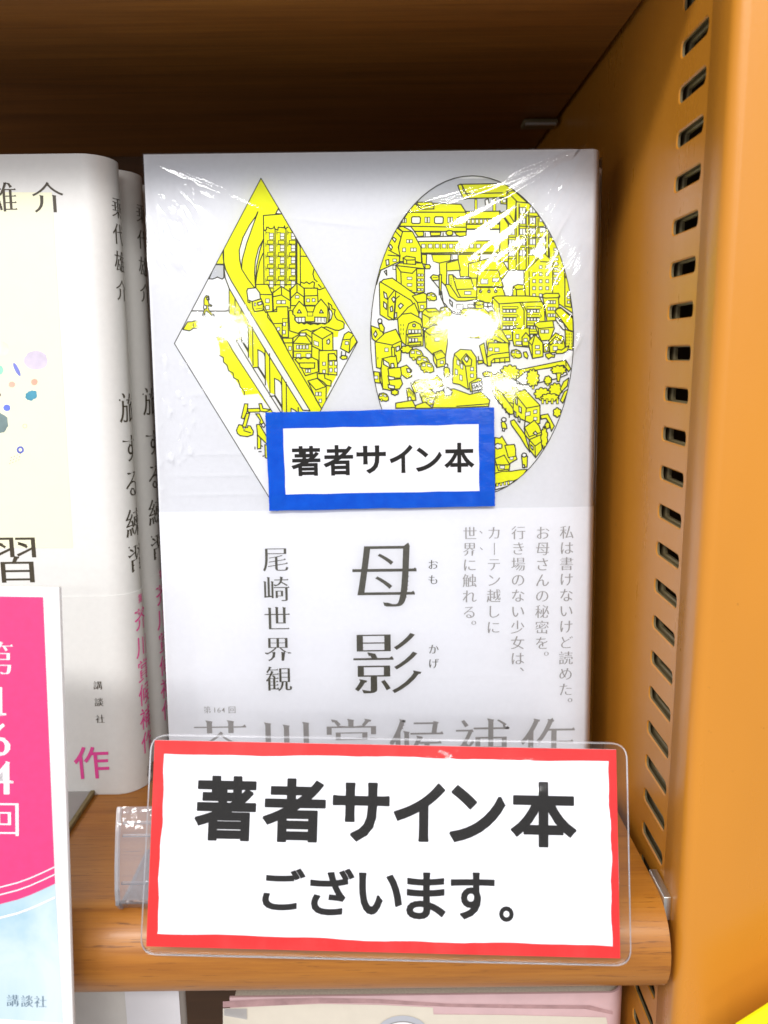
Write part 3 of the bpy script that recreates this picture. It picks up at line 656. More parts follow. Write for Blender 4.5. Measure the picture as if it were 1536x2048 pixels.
# houses centre-right
f.P(YE, '845,280 905,200 950,205 1010,300 1000,345 870,380 850,340'); f.P(YE, '870,270 905,240 980,295 960,300'); f.P(WH, '895,300 912,278 930,302'); f.P(YE, '860,300 1000,300 1005,360 1010,430 870,440 850,400'); f.W(865, 335, 24, 20); f.W(905, 335, 30, 26); f.P(YE, '850,400 890,380 1005,365 1008,400 900,410 880,430 880,460 852,462')
for x in (905, 940, 975): f.L([(x, 412), (x, 440)])
f.car(1018, 352, .8); f.P(YE, '1105,365 1125,362 1138,390 1132,410 1110,395'); f.P(YE, '1258,378 1290,370 1310,385 1325,380 1320,400 1300,398 1280,412 1262,395')
# office with brick front (centre)
f.P(YE, '665,80 685,62 830,55 880,110 880,200 700,215 665,190'); f.L('665,80 730,135 780,148 860,130 880,112'); f.P(WH, '690,150 725,175 855,170 858,215 740,220 700,210')
for j in range(3): 
    for i in range(5): f.L([(735+i*24+(j % 2)*10, 185+j*13), (750+i*24+(j % 2)*10, 185+j*13)], .2)
f.P(YE, '765,25 790,8 828,15 828,58 772,62'); f.L('765,25 788,38 828,30'); f.P(YE, '860,80 890,75 920,110 915,150 880,155'); f.P(YE, '670,160 700,220 850,225 850,270 680,260')
# left: arched hall, corner buildings
f.P(YE, '228,130 260,100 320,92 390,130 408,200 405,320 300,330 255,290 235,220'); f.P(YE, '285,330 288,220 305,165 345,150 385,170 405,220 405,320'); f.bush(342, 178, 9, 10, 4, WH, .05); f.W(302, 208, 20, 24, 4, 1, 23); f.W(305, 268, 18, 24, 3, 1, 22); f.P(YE, '295,240 390,232 395,252 300,260'); f.P(YE, '300,300 390,292 390,312 300,318')
for i in range(2):
    for j in range(3): f.L([(250+i*18, 170+j*30), (250+i*18, 182+j*30)], .2)
f.P(YE, '398,90 420,62 490,58 540,105 545,180 470,210 400,190'); f.L('398,95 450,125 540,108'); f.L('450,125 455,190'); f.L('420,62 440,85 500,82'); f.P(WH, '470,175 480,165 492,170 492,190 472,190'); f.P(WH, '502,170 512,160 524,165 524,185 504,188')
f.P(YE, '415,215 470,180 560,175 580,200 575,300 560,400 500,410 420,330 415,260'); f.L('415,215 450,245 560,225'); f.W(485, 265, 34, 24); f.L([(428, 250), (428, 264)], .2); f.L([(428, 300), (428, 314)], .2)
f.P(YE, '70,290 130,235 215,205 255,285 250,420 200,480 110,480 80,470'); f.L('72,292 190,315 255,285'); f.L('190,315 195,400'); f.W(138, 335, 24, 26); f.P(WH, '215,330 240,320 242,350 218,360'); f.L([(90, 400), (90, 415)], .2)
f.P(YE, '42,180 110,205 130,240 75,290 50,270'); f.P(WH, '60,240 75,215 85,240 72,262'); f.P(YE, '95,170 118,165 135,195 130,225 105,215'); f.bush(104, 148, 14, 16, 4, WH, .05)
f.P(YE, '120,410 215,385 225,440 235,600 195,635 125,620 105,560'); f.P(WH, '128,415 165,440 175,475 130,450'); f.P(WH, '180,445 200,442 205,470 182,475'); f.P(YE, '160,480 250,470 265,500 245,545 170,545'); f.P(WH, '160,530 205,540 210,562 165,555'); f.P(YE, '165,560 250,550 262,585 240,620 180,625'); f.P(WH, '160,590 205,600 208,622 165,615'); f.P(YE, '185,330 205,332 208,395 188,395'); f.L('110,470 125,625'); f.L('60,500 62,570'); f.P(YE, '62,500 100,505 105,580 68,575'); f.W(64, 530, 26, 22)
f.bush(208, 645, 24, 18, 6); f.bush(290, 345, 40, 24, 7)
f.car(310, 350, 1.05); f.car(358, 398, 1.0); f.car(388, 440, 1.0); f.P(YE, '248,470 290,455 325,490 325,535 290,548 255,520'); f.P(WH, '290,480 312,480 318,505 296,505')
f.car(95, 655, .75); f.car(522, 55, .9)
# shop hut, walkers
f.P(YE, '475,372 530,350 560,385 562,460 500,472 478,425'); f.L('475,372 500,420 560,400'); f.L('500,420 502,470'); f.W(525, 425, 22, 20)
for i in range(6): f.L([(482+i*11, 372-i*4), (488+i*11, 385-i*4)], .2)
f.P(YE, '550,478 570,468 588,480 592,520 575,540 552,530'); f.bush(566, 458, 12, 12, 4, WH, .05)
# tall narrow block and gas station
f.P(YE, '625,375 665,345 740,350 775,400 780,560 720,625 660,590 610,580 615,420'); f.P(YE, '672,415 705,375 745,420 740,460 700,462'); f.P(WH, '690,412 708,388 724,412 710,435'); f.L('622,380 700,462 720,620'); f.W(640, 415, 18, 34, ky=.6); f.W(665, 440, 18, 34, ky=.6); f.W(628, 480, 18, 36, ky=.5); f.W(660, 520, 18, 36, ky=.5); f.W(735, 470, 22, 24, 1, 2, 0, 46)
f.L('790,395 795,430'); f.P(YE, '785,425 820,422 825,440 790,448'); f.P(YE, '798,320 830,300 850,420 855,460 830,440')
f.P(YE, '320,580 370,560 505,528 535,560 545,600 380,650 340,620'); f.P(YE, '325,600 340,575 365,600 370,640 345,650'); f.W(388, 590, 30, 16, ky=-.2); f.W(450, 572, 34, 18, ky=-.2)
f.P(YE, '290,620 310,615 350,660 355,700 300,705'); f.P(WH, '300,680 318,675 325,705 302,708')
for i in range(5): f.L([(300+i*12, 625+i*9), (308+i*12, 648+i*9)], .2)
f.P(YE, '380,650 465,630 500,665 510,720 430,740 395,700'); f.P(YE, '395,680 415,665 430,690 432,730 402,720'); f.W(450, 698, 26, 20); f.L('430,690 500,668')
f.P(YE, '215,720 330,700 355,750 215,755'); f.P(YE, '355,735 420,712 470,755 350,757')
f.P(YE, '500,640 620,620 730,660 810,640 870,700 862,742 640,752 470,752'); f.L('500,690 520,640'); f.L('640,742 860,725'); f.P(WH, '545,620 580,610 610,640 600,665 560,670')
f.P(YE, '728,580 790,545 812,552 815,625 735,640'); f.P(WH, '742,582 814,565 816,622 748,638'); f.L('748,640 748,655'); f.L('795,630 795,642')
tx = Text()
for ch, x, y in (('G', 757, 607), ('A', 780, 602), ('S', 802, 597)):
    u, v = mm(mf, 730+x/3.49, 600+y/3.49); tx.char(ch, u, v+.05, pxs(mf, 950, 770, 10.5), 'semi', rot=6)
gas = tx
# park, right
f.P(YE, '820,512 845,498 880,508 882,530 830,535'); f.L('838,520 870,520', .2); f.W(872, 505, 16, 130, m=YE)
f.P(YE, '1062,490 1400,420 1435,480 1420,500 1385,455 1110,505 1060,560 1035,560'); f.L('1400,425 1402,460'); f.L('1035,575 1100,590 1180,585')
f.P(WH, '1050,560 1120,500 1390,460 1410,520 1350,545 1200,580 1100,592')
f.bush(1010, 505, 62, 48, 10); f.bush(1170, 545, 42, 58, 11); f.W(1165, 598, 14, 24, m=YE); f.bush(1350, 490, 50, 30, 9); f.P(YE, '1335,510 1368,510 1355,570 1340,568'); f.bush(1275, 560, 25, 28, 7); f.W(1268, 582, 12, 16, m=YE)
f.P(YE, '895,530 930,510 965,540 990,590 1060,610 1080,650 1040,700 1038,790 1005,800 985,780 920,680 888,640'); f.bush(935, 560, 46, 50, 9); f.bush(985, 625, 55, 42, 10); f.bush(1015, 680, 42, 40, 8); f.P(YE, '900,620 945,640 1035,760 1035,795 1005,798 915,690 890,650')
for k in range(5): f.L([(910+k*24, 660+k*32), (910+k*24, 690+k*32)])
f.bush(1235, 655, 52, 40, 9); f.bush(1330, 625, 45, 42, 9); f.bush(1290, 680, 60, 26, 9)
for x in (1232, 1262, 1298, 1335): f.W(x, 690, 14, 34, m=YE)
f.P(YE, '1385,570 1420,545 1410,600 1370,640 1362,620'); f.P(YE, '1390,640 1420,620 1380,720 1362,700'); f.bush(1340, 785, 26, 30, 6)
# school block and small houses, lower right
f.P(YE, '1040,650 1115,625 1220,735 1220,860 1180,870 1110,840 1040,810 1032,760'); f.L('1042,652 1125,755 1220,738'); f.L('1125,755 1110,900'); f.P(WH, '1050,680 1062,690 1062,735 1050,722'); f.P(WH, '1072,740 1090,752 1090,790 1075,780'); f.P(WH, '1040,775 1052,785 1052,820 1042,812'); f.P(WH, '1068,808 1080,820 1080,855 1068,845'); f.W(1118, 785, 34, 26, ky=-.2); f.W(1175, 770, 24, 24, ky=-.2); f.W(1175, 818, 24, 22)
f.P(YE, '1015,845 1040,835 1115,940 1150,1060 1120,1020 1085,960 1020,870'); f.P(YE, '1112,890 1180,840 1215,880 1235,940 1150,980 1115,940'); f.L('1112,890 1145,955 1225,925'); f.P(WH, '1172,930 1188,915 1200,930 1198,945'); f.P(YE, '1145,975 1225,940 1235,1040 1190,1100 1145,1040'); f.L('1145,975 1185,1020 1235,985'); f.L('1185,1020 1188,1098'); f.P(WH, '1155,1010 1172,1025 1172,1048 1158,1035'); f.bush(1250, 960, 22, 70, 9)
f.P(YE, '1225,805 1275,795 1320,880 1300,915 1285,860 1262,825 1228,830'); f.bush(1272, 875, 16, 22, 5)
f.P(YE, '950,855 968,845 985,870 990,895 970,905 955,890'); f.bush(968, 835, 16, 14, 5, WH, .06); f.P(WH, '960,895 975,895 972,915 958,912')
# corner below the label
f.P(YE, '905,960 940,965 955,950 990,1010 1045,1015 1050,1080 1060,1110 1010,1140 1005,1190 905,1210'); f.P(YE, '975,1015 1040,1008 1050,1040 1050,1090 1000,1100'); f.W(1010, 1095, 24, 20); f.P(YE, '905,1110 970,1082 1010,1150 1005,1180 930,1190'); f.L('905,1150 1005,1150'); f.W(940, 1155, 34, 22); f.bush(930, 1020, 26, 18, 5, WH)
f.P(YE, '905,1210 960,1195 1020,1195 1080,1185 1130,1182 1090,1240 1040,1260 905,1285'); f.P(WH, '910,1290 1000,1262 1045,1262 990,1300 905,1325')
for k in range(4): f.W(915+k*26, 1278-k*4, 14, 22, m=YE)
f.P(YE, '1092,1085 1112,1070 1132,1090 1130,1165 1100,1165 1095,1120'); f.bush(1110, 1082, 16, 14, 5, WH, .06); f.P(WH, '1100,1150 1112,1150 1112,1170 1098,1168')
ink.stroke(ink.region, .22, True, clip=False)
ov = ink.build('oval_picture', mb)
gas.build('lettering', mf.at, M['ink_black'], ov, .00055)
# ---- type on the paper band
def column(fr, s, x, y0, dy, size, kind, lean=0, tx=None, w=1):
    tx = tx or Text()
    for i, ch in enumerate(s):
        X, Y = x+lean*i, y0+dy*i; k = pxs(fr, X, Y, size)
        if ch in '、。': u, v = mm(fr, X+size*.62, Y-size*.62)
        else: u, v = mm(fr, X, Y)
        tx.char(ch, u, v, k, kind, q90=(ch == 'ー'), w=w)
    return tx
def boxed(fr, tx, ch, x0, y0, x1, y1, kind, rot=0):
    u, v = mm(fr, (x0+x1)/2, (y0+y1)/2); a, b = mm(fr, x0, (y0+y1)/2); c_, d_ = mm(fr, x1, (y0+y1)/2); e_, f_ = mm(fr, (x0+x1)/2, y0); g_, h_ = mm(fr, (x0+x1)/2, y1)
    tx.char(ch, u, v, 1, kind, rot, box=(c_-a, f_-h_))
BN = .00042
t1 = Text(); boxed(mf, t1, '母', 705, 1092, 833, 1213, 'mincho'); boxed(mf, t1, '影', 707, 1266, 838, 1386, 'mincho')
t1.build('title_lettering', mf.at, M['ink_olive'], mb, BN)
column(mf, '尾崎世界観', 551.5, 1119, 59.8, 55, 'mincho', 1.6).build('author_lettering', mf.at, M['ink_olive'], mb, BN)
t2 = column(mf, 'おも', 866, 1129, 30, 22, 'soft'); column(mf, 'かげ', 867, 1298, 28.5, 22, 'soft', tx=t2)
t2.build('reading_aid_lettering', mf.at, M['ink_olive'], mb, BN)
t3 = Text()
for s, x, y in (('私は書けないけど読めた。', 1133, 1064.5), ('お母さんの秘密を。', 1085, 1066), ('行き場のない少女は、', 1036.5, 1065.5), ('カーテン越しに', 988, 1066), ('世界に触れる。', 939.5, 1067)):
    column(mf, s, x, y, 31.4, 29.5, 'soft', -.25, t3)
for x, y in ((963.5, 1067), (964, 1100)):
    u, v = mm(mf, x+5, y-9); t3.char('、', u, v, pxs(mf, x, y, 22), 'soft')
t3.build('blurb_lettering', mf.at, M['ink_grey'], mb, BN)
t4 = Text()
for i, ch in enumerate('芥川賞候補作'):
    x = 442+i*130.4; u, v = mm(mf, x, 1492-.02*(x-442)*.2); t4.char(ch, u, v, pxs(mf, x, 1490, 116), 'mincho')
for ch, x, s in (('第', 415, 16), ('1', 430, 15), ('6', 438.5, 15), ('4', 447, 15), ('回', 464.5, 16)):
    u, v = mm(mf, x, 1419); t4.char(ch, u, v, pxs(mf, x, 1419, s), 'soft')
t4.build('award_lettering', mf.at, M['ink_grey'], mb, BN)
# ---- shrink film with creases
def film():
    nu, nv = 300, 420; P = []; W_, H_ = MW+.0035, MH
    R = random.Random(3)
    def uv(x, y): return mf.px(x, y)
    creases = []   # (u0,v0,u1,v1,width,height)
    def cr(x0, y0, x1, y1, w_, h_): a = uv(x0, y0); b = uv(x1, y1); creases.append((*a, *b, w_, h_))
    cr(290, 318, 560, 430, .0009, .00014); cr(560, 430, 760, 452, .0008, .0001); cr(1170, 297, 1010, 362, .0007, .0004); cr(1010, 362, 735, 443, .0010, .00012); cr(1140, 312, 985, 400, .0008, .0002)
    for i in range(8):      # wide tension folds fanning from the top right corner
        a_ = math.radians(115+i*8); cr(1175, 312, 1175+math.cos(a_)*(260+i*30), 312+math.sin(a_)*(260+i*30), .0024, .00006)
    for i in range(5): a_ = math.radians(25+i*14); cr(300, 330, 300+math.cos(a_)*200, 330+math.sin(a_)*200, .0020, .00005)
    for y_ in (786, 905, 948, 986): cr(330, y_, 560, y_-4, .0006, .00007)
    for i in range(34):
        x = 1040+R.random()*140; y = 340+R.random()*330; l = 20+R.random()*60; cr(x, y, x-l*.55, y+l, .0005, .00005+R.random()*.00010)
    for i in range(30):
        x = 315+R.random()*75; y = 360+R.random()*170; l = 12+R.random()*28; cr(x, y, x+l*.75, y+l, .00045, .00006+R.random()*.00012)
    for i in range(13):
        x = 975+R.random()*110; y = 480+R.random()*90; l = 25+R.random()*50; cr(x, y, x-l*.7, y+l*.75, .0006, .00010+R.random()*.00018)
    for i in range(40):
        x = 312+R.random()*70; y = 690+R.random()*300; l = 6+R.random()*12; cr(x, y, x+l*(R.random()-.4), y+l, .0005, .00009+R.random()*.0001)
    hgt = [[0.0]*(nv+1) for _ in range(nu+1)]
    for (a, b, c_, d_, w_, h_) in creases:
        L2 = (c_-a)**2+(d_-b)**2; mg = w_*3
        i0 = max(0, int((min(a, c_)-mg)/W_*nu)); i1 = min(nu, int((max(a, c_)+mg)/W_*nu)+1)
        j0 = max(0, int((min(b, d_)-mg)/H_*nv)); j1 = min(nv, int((max(b, d_)+mg)/H_*nv)+1)
        for i in range(i0, i1+1):
            for j in range(j0, j1+1):
                u, v = i/nu*W_, j/nv*H_; t = max(0, min(1, ((u-a)*(c_-a)+(v-b)*(d_-b))/L2)); dd = (u-a-t*(c_-a))**2+(v-b-t*(d_-b))**2
                if dd < mg*mg: hgt[i][j] += h_*math.exp(-dd/(w_*w_*.5))*math.sin(math.pi*min(1, max(0, t*.9+.05)))
    prof = profile(MW, MT, .0035, .0011)[::-1]   # from the front left round the spine
    front = MW-.0035; side = prof[1:]            # (front, .0011) ...
    vs = []; fs = []; cols = []
    for i in range(nu+1):
        u = i/nu*front; cols.append(lambda j, u=u, i=i: mf.at(u, j/nv*MH, .0011+hgt[min(nu, int(u/W_*nu))][j]))
    for p in side[1:]:
        cols.append(lambda j, p=p: mf.at(p[0], j/nv*MH, p[1]))
    for cfun in cols: vs += [cfun(j) for j in range(nv+1)]
    n1 = nv+1
    for i in range(len(cols)-1):
        for j in range(nv): fs.append((i*n1+j, (i+1)*n1+j, (i+1)*n1+j+1, i*n1+j+1))
    obj('shrink_wrap', vs, fs, M['wrap'], mb, smooth=True)
    # gathered corner of the film above the top edge
    a = mf.px(1182, 300); b = mf.px(1120, 330)
    vs = [mf.at(.1262, MH-.003, .0014), mf.at(.1300, MH-.0005, .0012), mf.at(.1318, MH+.0022, -.0015), mf.at(.1285, MH+.0012, -.0010), mf.at(.1305, MH+.0016, .0006)]
    obj('film_tuck', vs, [(0, 1, 4), (1, 2, 4), (2, 3, 4), (3, 0, 4)], M['wrap'], mb)
film()
# ------------------------------------------------------------------ the blue framed label
lf = Frame(mf.at(0, 0, .0016), 4.0)
lf.o = mf.at(0, 0, .0016)
q = [lf.px(x, y) for x, y in ((531, 824.5), (988, 815), (989.5, 1012), (539, 1021.5))]
lb = thing('label', lf.at(*q[3], 0), 'small white label framed in blue tape stuck across the front of the silver book', 'label')
def quad_in(q, a, b):    # bilinear point inside the four corners TL TR BR BL
    t = [q[0][k]*(1-a)+q[1][k]*a for k in (0, 1)]; s_ = [q[3][k]*(1-a)+q[2][k]*a for k in (0, 1)]
    return (t[0]*(1-b)+s_[0]*b, t[1]*(1-b)+s_[1]*b)
def strip(name, q, a0, b0, a1, b1, n0, n1, mat, parent, wob=0, fr=lf):
    R = random.Random(int(a0*97+b0*31+5)); k = 12; lp = []
    for i in range(k): lp.append(quad_in(q, a0+(a1-a0)*i/k, b0+R.uniform(-wob, wob)))
    for i in range(k): lp.append(quad_in(q, a1+R.uniform(-wob, wob)*.4, b0+(b1-b0)*i/k))
    for i in range(k): lp.append(quad_in(q, a1-(a1-a0)*i/k, b1+R.uniform(-wob, wob)))
    for i in range(k): lp.append(quad_in(q, a0+R.uniform(-wob, wob)*.4, b1-(b1-b0)*i/k))
    return prism(name, lp[::-1], n0, n1, mat, parent, fr)
strip('paper', q, .012, .02, .988, .98, 0, .00015, M['label_paper'], lb)
strip('tape_strip', q, 0, 0, 1, .165, .00016, .00024, M['tape'], lb, .004)
strip('tape_strip', q, 0, .838, 1, 1, .00016, .00024, M['tape'], lb, .004)
strip('tape_strip', q, 0, 0, .074, 1, .00026, .00034, M['tape'], lb, .003)
strip('tape_strip', q, .932, 0, 1, 1, .00026, .00034, M['tape'], lb, .003)
tx = Text()
for ch, a, b, c_, d_ in (('著', 583, 892, 641, 952), ('者', 647.5, 890, 706.5, 951), ('サ', 713, 891, 772, 947), ('イ', 779.5, 890, 825, 946), ('ン', 832, 895, 883.5, 943), ('本', 889, 885.5, 948, 945)):
    boxed(lf, tx, ch, a, b, c_, d_, 'gothic', .4)
tx.build('lettering', lf.at, M['ink_black'], lb, .00020)
# ------------------------------------------------------------------ the left row: three copies of the white novel
OFF = -1.3
def novel(root, fr, W, Hh, T, bulge, front):
    book(root, fr, W, Hh, T, bulge, M['white'], 24)
    zb = Hh*.333
    band(root, fr, W, T, bulge, .0004, zb, M['white'], name='paper_band', seg=24)
    prof = [p for p in profile(W, T, bulge, 0, seg=60)]
    # arc length along the spine from the front hinge
    sp = [(p[0], p[1]) for p in prof[1:-1]][::-1]; arc = [0]
    for i in range(1, len(sp)): arc.append(arc[-1]+math.dist(sp[i-1], sp[i]))
    def on_spine(u, v, n):
        s_ = u+arc[-1]/2; i = 1
        while i < len(arc)-1 and arc[i] < s_: i += 1
        t = (s_-arc[i-1])/max(1e-9, arc[i]-arc[i-1]); p = [sp[i-1][k]*(1-t)+sp[i][k]*t for k in (0, 1)]
        dx, dy = sp[i][0]-sp[i-1][0], sp[i][1]-sp[i-1][1]; l = math.hypot(dx, dy) or 1
        return fr.at(p[0]-dy/l*(n), v, p[1]+dx/l*n)
    def sp_text(name, items, mat, n0, kind='mincho'):
        tx = Text()
        for ch, z, s_ in items: tx.char(ch, OFF, z*1000, s_*1000, kind)
        return tx.build(name, on_spine, mat, root, n0)
    # centre of the spine lettering, in mm along the curve (negative = towards the front cover if the path runs from there)
    # the outward direction of the path is -(dy,-dx): test once and flip when needed
    return on_spine, sp_text
NW, NH, NT, NB = .128, .198, .0182, .0086
def zof(py, y, x=250):    # height of a photo row at depth y
    dd = ray(x, py); t = (y-CAM.y)/dd.y; return CAM.z+dd.z*t
for k in range(3):
    y0 = (.0016, .0222, .0428)[k]; xr = (-.0794, -.0780, -.0796)[k]
    fr = Frame((xr-NW, y0, 0), 2.6, 0, 0)
    labels = ('frontmost white novel at the left, with pale yellow picture panel and watercolour dots', 'white novel second in the left row, only its rounded lettered spine showing',
              'rearmost white novel in the left row, a sliver beside the silver book')
    nb = thing('book', (xr-NW/2, y0+.01, 0), labels[k], 'book', 'copies of the white novel in the left row')
    on_spine, sp_text = novel(nb, fr, NW, NH, NT, NB, k == 0)
    dz = lambda py, k=k, y0=y0: zof(py, y0+.012)
    p0, p1 = on_spine(0, .1, 0), on_spine(0, .1, .001); sgn = 1 if (p1-p0).x > 0 else -1
    nn = lambda v: v*sgn
    if k < 2:
        D_ = {0: 0, 1: 1}[k]
        rows = ((408, 463, 519, 577), (421, 475, 530, 583))[k]; big = ((815, 895, 965, 1043, 1112), (803, 884, 952, 1022, 1090))[k]
        sp_text('author_lettering', [(ch, dz(r), .0068) for ch, r in zip('乗代雄介', rows)], M['ink_brown'], nn(.0001))
        sp_text('title_lettering', [(ch, dz(r), .0098) for ch, r in zip('旅する練習', big)], M['ink_brown'], nn(.0001))
        aw = ((1232, 1285, 1332, 1378, 1424, 1470), (1185, 1232, 1277, 1322, 1366, 1408))[k]
        sp_text('award_lettering', [(ch, dz(r), .0078) for ch, r in zip('芥川賞候補作', aw)] + [('第', dz(aw[0]-40), .0032)], M['ink_pink'], nn(.0005), 'plain')
        sp_text('publisher_lettering', [(ch, dz((1526, 1462)[k]+i*28), .0040) for i, ch in enumerate('講談社')], M['ink_brown'], nn(.0005))
    if k == 0:
        # pale yellow picture panel with loose watercolour dots
        pts = [fr.px(x, y) for x, y in ((-300, 382), (104, 385), (146, 1096), (-300, 1096))]
        o_ = obj('picture_panel', [fr.at(u, v, .00007) for u, v in pts][::-1], [(0, 1, 2, 3)], M['cream'], nb)
        def blob(x, y, rx, ry, col, n=22, amp=.06, rot=0, ring=0, nm='paint_spot'):
            R = random.Random(int(x*7+y)); vs = []; ro = [1+R.uniform(-amp, amp) for _ in range(n)]
            key = 'spot_%02x%02x%02x' % col
            if key not in M: M[key] = paper('watercolour', S(col), .5, .12, 260, .02)
            cc = math.cos(rot); ss = math.sin(rot)
            def pt(i, f_): a = 2*math.pi*i/n; X, Y = rx*f_*ro[i % n]*math.cos(a), ry*f_*ro[i % n]*math.sin(a); u, v = fr.px(x+X*cc-Y*ss, y+X*ss+Y*cc); return fr.at(u, v, .0001)
            if ring:
                vs = [pt(i, 1) for i in range(n)]+[pt(i, ring) for i in range(n)]; fs = [(i, (i+1) % n, n+(i+1) % n, n+i) for i in range(n)]
            else: vs = [pt(i, 1) for i in range(n)]; fs = [tuple(range(n))]
            obj(nm, vs, fs, M[key], o_)
        blob(72, 721, 24, 19, (205, 195, 212)); blob(34, 739, 15, 4, (120, 128, 205), rot=1.1); blob(24, 769, 6.5, 6, (245, 180, 160)); blob(69, 764, 6.5, 6.5, (245, 172, 150))
        blob(62.5, 791, 13, 9.5, (70, 145, 170), amp=.12, rot=-.4); blob(14, 815.5, 7, 6.5, (100, 120, 215)); blob(2, 846, 15, 20, (115, 135, 135), amp=.1); blob(50, 852, 4.5, 4.5, (195, 185, 150), ring=.75)
        blob(41, 899.5, 7.2, 7.2, (88, 100, 195), ring=.5); blob(-1, 740, 8, 9, (150, 215, 190)); blob(0, 698, 18, 16, (222, 226, 205)); blob(-3, 790, 5, 5, (120, 90, 80))
        for i in range(12): blob(20+i % 4*6+i//4*1.5, 927-i//4*6-(i % 4)*2.5, 1.6, .6, (150, 135, 90), 8, rot=-.8)
        tx = Text()
        u, v = mm(fr, 5, 396); tx.char('雄', u, v, pxs(fr, 5, 396, 62), 'mincho'); u, v = mm(fr, 96, 395); boxed(fr, tx, '介', 65, 364, 127, 425, 'mincho')
        tx.build('author_lettering', fr.at, M['ink_brown'], nb, .00012)
        tx = Text(); boxed(fr, tx, '習', -9, 1075, 73, 1165, 'mincho'); tx.build('title_lettering', fr.at, M['ink_brown'], nb, .00012)
        tx = column(fr, '講談社', 196.5, 1370, 33.5, 19, 'soft', 2.3); tx.build('publisher_lettering', fr.at, M['ink_brown'], nb, .0005)
        tx = Text(); boxed(fr, tx, '作', 149, 1492, 219, 1556, 'semi', 1.5); tx.build('award_lettering', fr.at, M['ink_pink'], nb, .0005)
# ------------------------------------------------------------------ grey plate under the row
gp = thing('base_plate', (-.17, .04, 0), 'flat grey plate with a dark edge lying on the shelf under the white novels', 'plate')
box('plate', (-.24, -.052, .0003), (-.0962, .14, .0014), M['grey_plate'], gp, .0003)
box('edge_strip', (-.0961, -.052, .0003), (-.0948, .14, .0017), M['olive_book'], gp, .0002)
# ------------------------------------------------------------------ laminated sign on its clear holder
sf = Frame((0, -.0665, 0), 17.5, -1.85)
qs = [sf.px(x, y) for x, y in ((310, 1480), (1232, 1499), (1240, 1916), (293, 1892))]
qi = [sf.px(x, y) for x, y in ((329, 1507), (1217, 1522), (1225, 1892), (315, 1867))]
qp = [sf.px(x, y) for x, y in ((303, 1468), (1253, 1485), (1262, 1931), (281, 1908))]
sg = thing('sign', sf.at(0, 0, 0), 'laminated white sign with hand inked red border and big black lettering, on the shelf edge', 'sign')
def rounded(q, r=.004, n=7):
    out = []
    for i in range(4):
        p = Vector(q[i]); a = (Vector(q[i-1])-p).normalized(); b = (Vector(q[(i+1) % 4])-p).normalized()
        for j in range(n+1):
            t = j/n; s0 = p+a*r*(1-t)**2*1.0 + b*r*t**2; out.append((s0.x, s0.y))
    return out
lp = rounded(qp, .0042)[::-1]
obj('laminate_pouch', [sf.at(*p, .0006) for p in lp]+[sf.at(*p, -.0006) for p in lp], [tuple(range(len(lp))), tuple(range(2*len(lp)-1, len(lp)-1, -1))], M['pouch'], sg)
def rim(name, lp, wid, n0, n1, mat, parent, fr):
    k = len(lp); c0 = Vector((sum(p[0] for p in lp)/k, sum(p[1] for p in lp)/k)); ins = []
    for i, p in enumerate(lp):
        a, b = Vector(lp[i-1]), Vector(lp[(i+1) % k]); t = (b-a).normalized(); nn_ = Vector((-t.y, t.x))
        if nn_.dot(c0-Vector(p)) < 0: nn_ = -nn_
        ins.append((p[0]+nn_.x*wid, p[1]+nn_.y*wid))
    vs = [fr.at(*p, n1) for p in lp]+[fr.at(*p, n1) for p in ins]+[fr.at(*p, n0) for p in lp]
    fs = [(i, (i+1) % k, k+(i+1) % k, k+i) for i in range(k)]+[(i, 2*k+i, 2*k+(i+1) % k, (i+1) % k) for i in range(k)]
    return obj(name, vs, fs, mat, parent)
rim('sealed_edge', lp, .00035, -.0006, .00065, M['pouch_edge'], sg, sf)
prism('paper', [qs[3], qs[2], qs[1], qs[0]], -.0002, .0002, M['sign_paper'], sg, sf)
def border():
    R = random.Random(5); n = 46; out = []; ins = []
    for e_ in range(4):
        a, b = qs[e_], qs[(e_+1) % 4]; c_, d_ = qi[e_], qi[(e_+1) % 4]; ph = R.random()*6
        for i in range(n):
            t = i/n; w1 = math.sin(math.pi*t)**.3*(.00022*math.sin(t*9+ph)+.00012*math.sin(t*31+ph)+R.uniform(-.00005, .00005))
            out.append((a[0]*(1-t)+b[0]*t, a[1]*(1-t)+b[1]*t)); p = (c_[0]*(1-t)+d_[0]*t, c_[1]*(1-t)+d_[1]*t)
            ins.append((p[0]+(w1 if e_ % 2 else 0), p[1]+(0 if e_ % 2 else w1)))
    k = 4*n; vs = [sf.at(*p, .00024) for p in out]+[sf.at(*p, .00024) for p in ins]
    obj('red_border', vs, [(i, k+i, k+(i+1) % k, (i+1) % k) for i in range(k)], M['red'], sg)
border()
tx = Text()
for ch, a, b, c_, d_ in (('著', 391, 1551, 512.5, 1681), ('者', 526.5, 1556, 651.5, 1684), ('サ', 665, 1564, 779, 1682), ('イ', 788, 1566, 889, 1683), ('ン', 899.5, 1571, 1010, 1684), ('本', 1022, 1563, 1151.5, 1694)):
    boxed(sf, tx, ch, a, b, c_, d_, 'heavy')
for ch, a, b, c_, d_ in (('ご', 525.5, 1736, 610, 1820), ('ざ', 620, 1736, 708, 1830), ('い', 717, 1745, 804, 1829), ('ま', 813, 1744, 891, 1838), ('す', 901, 1744, 989, 1838), ('。', 998, 1812, 1027, 1843)):
    boxed(sf, tx, ch, a, b, c_, d_, 'gothic')
tx.build('lettering', sf.at, M['ink_black'], sg, .00026)
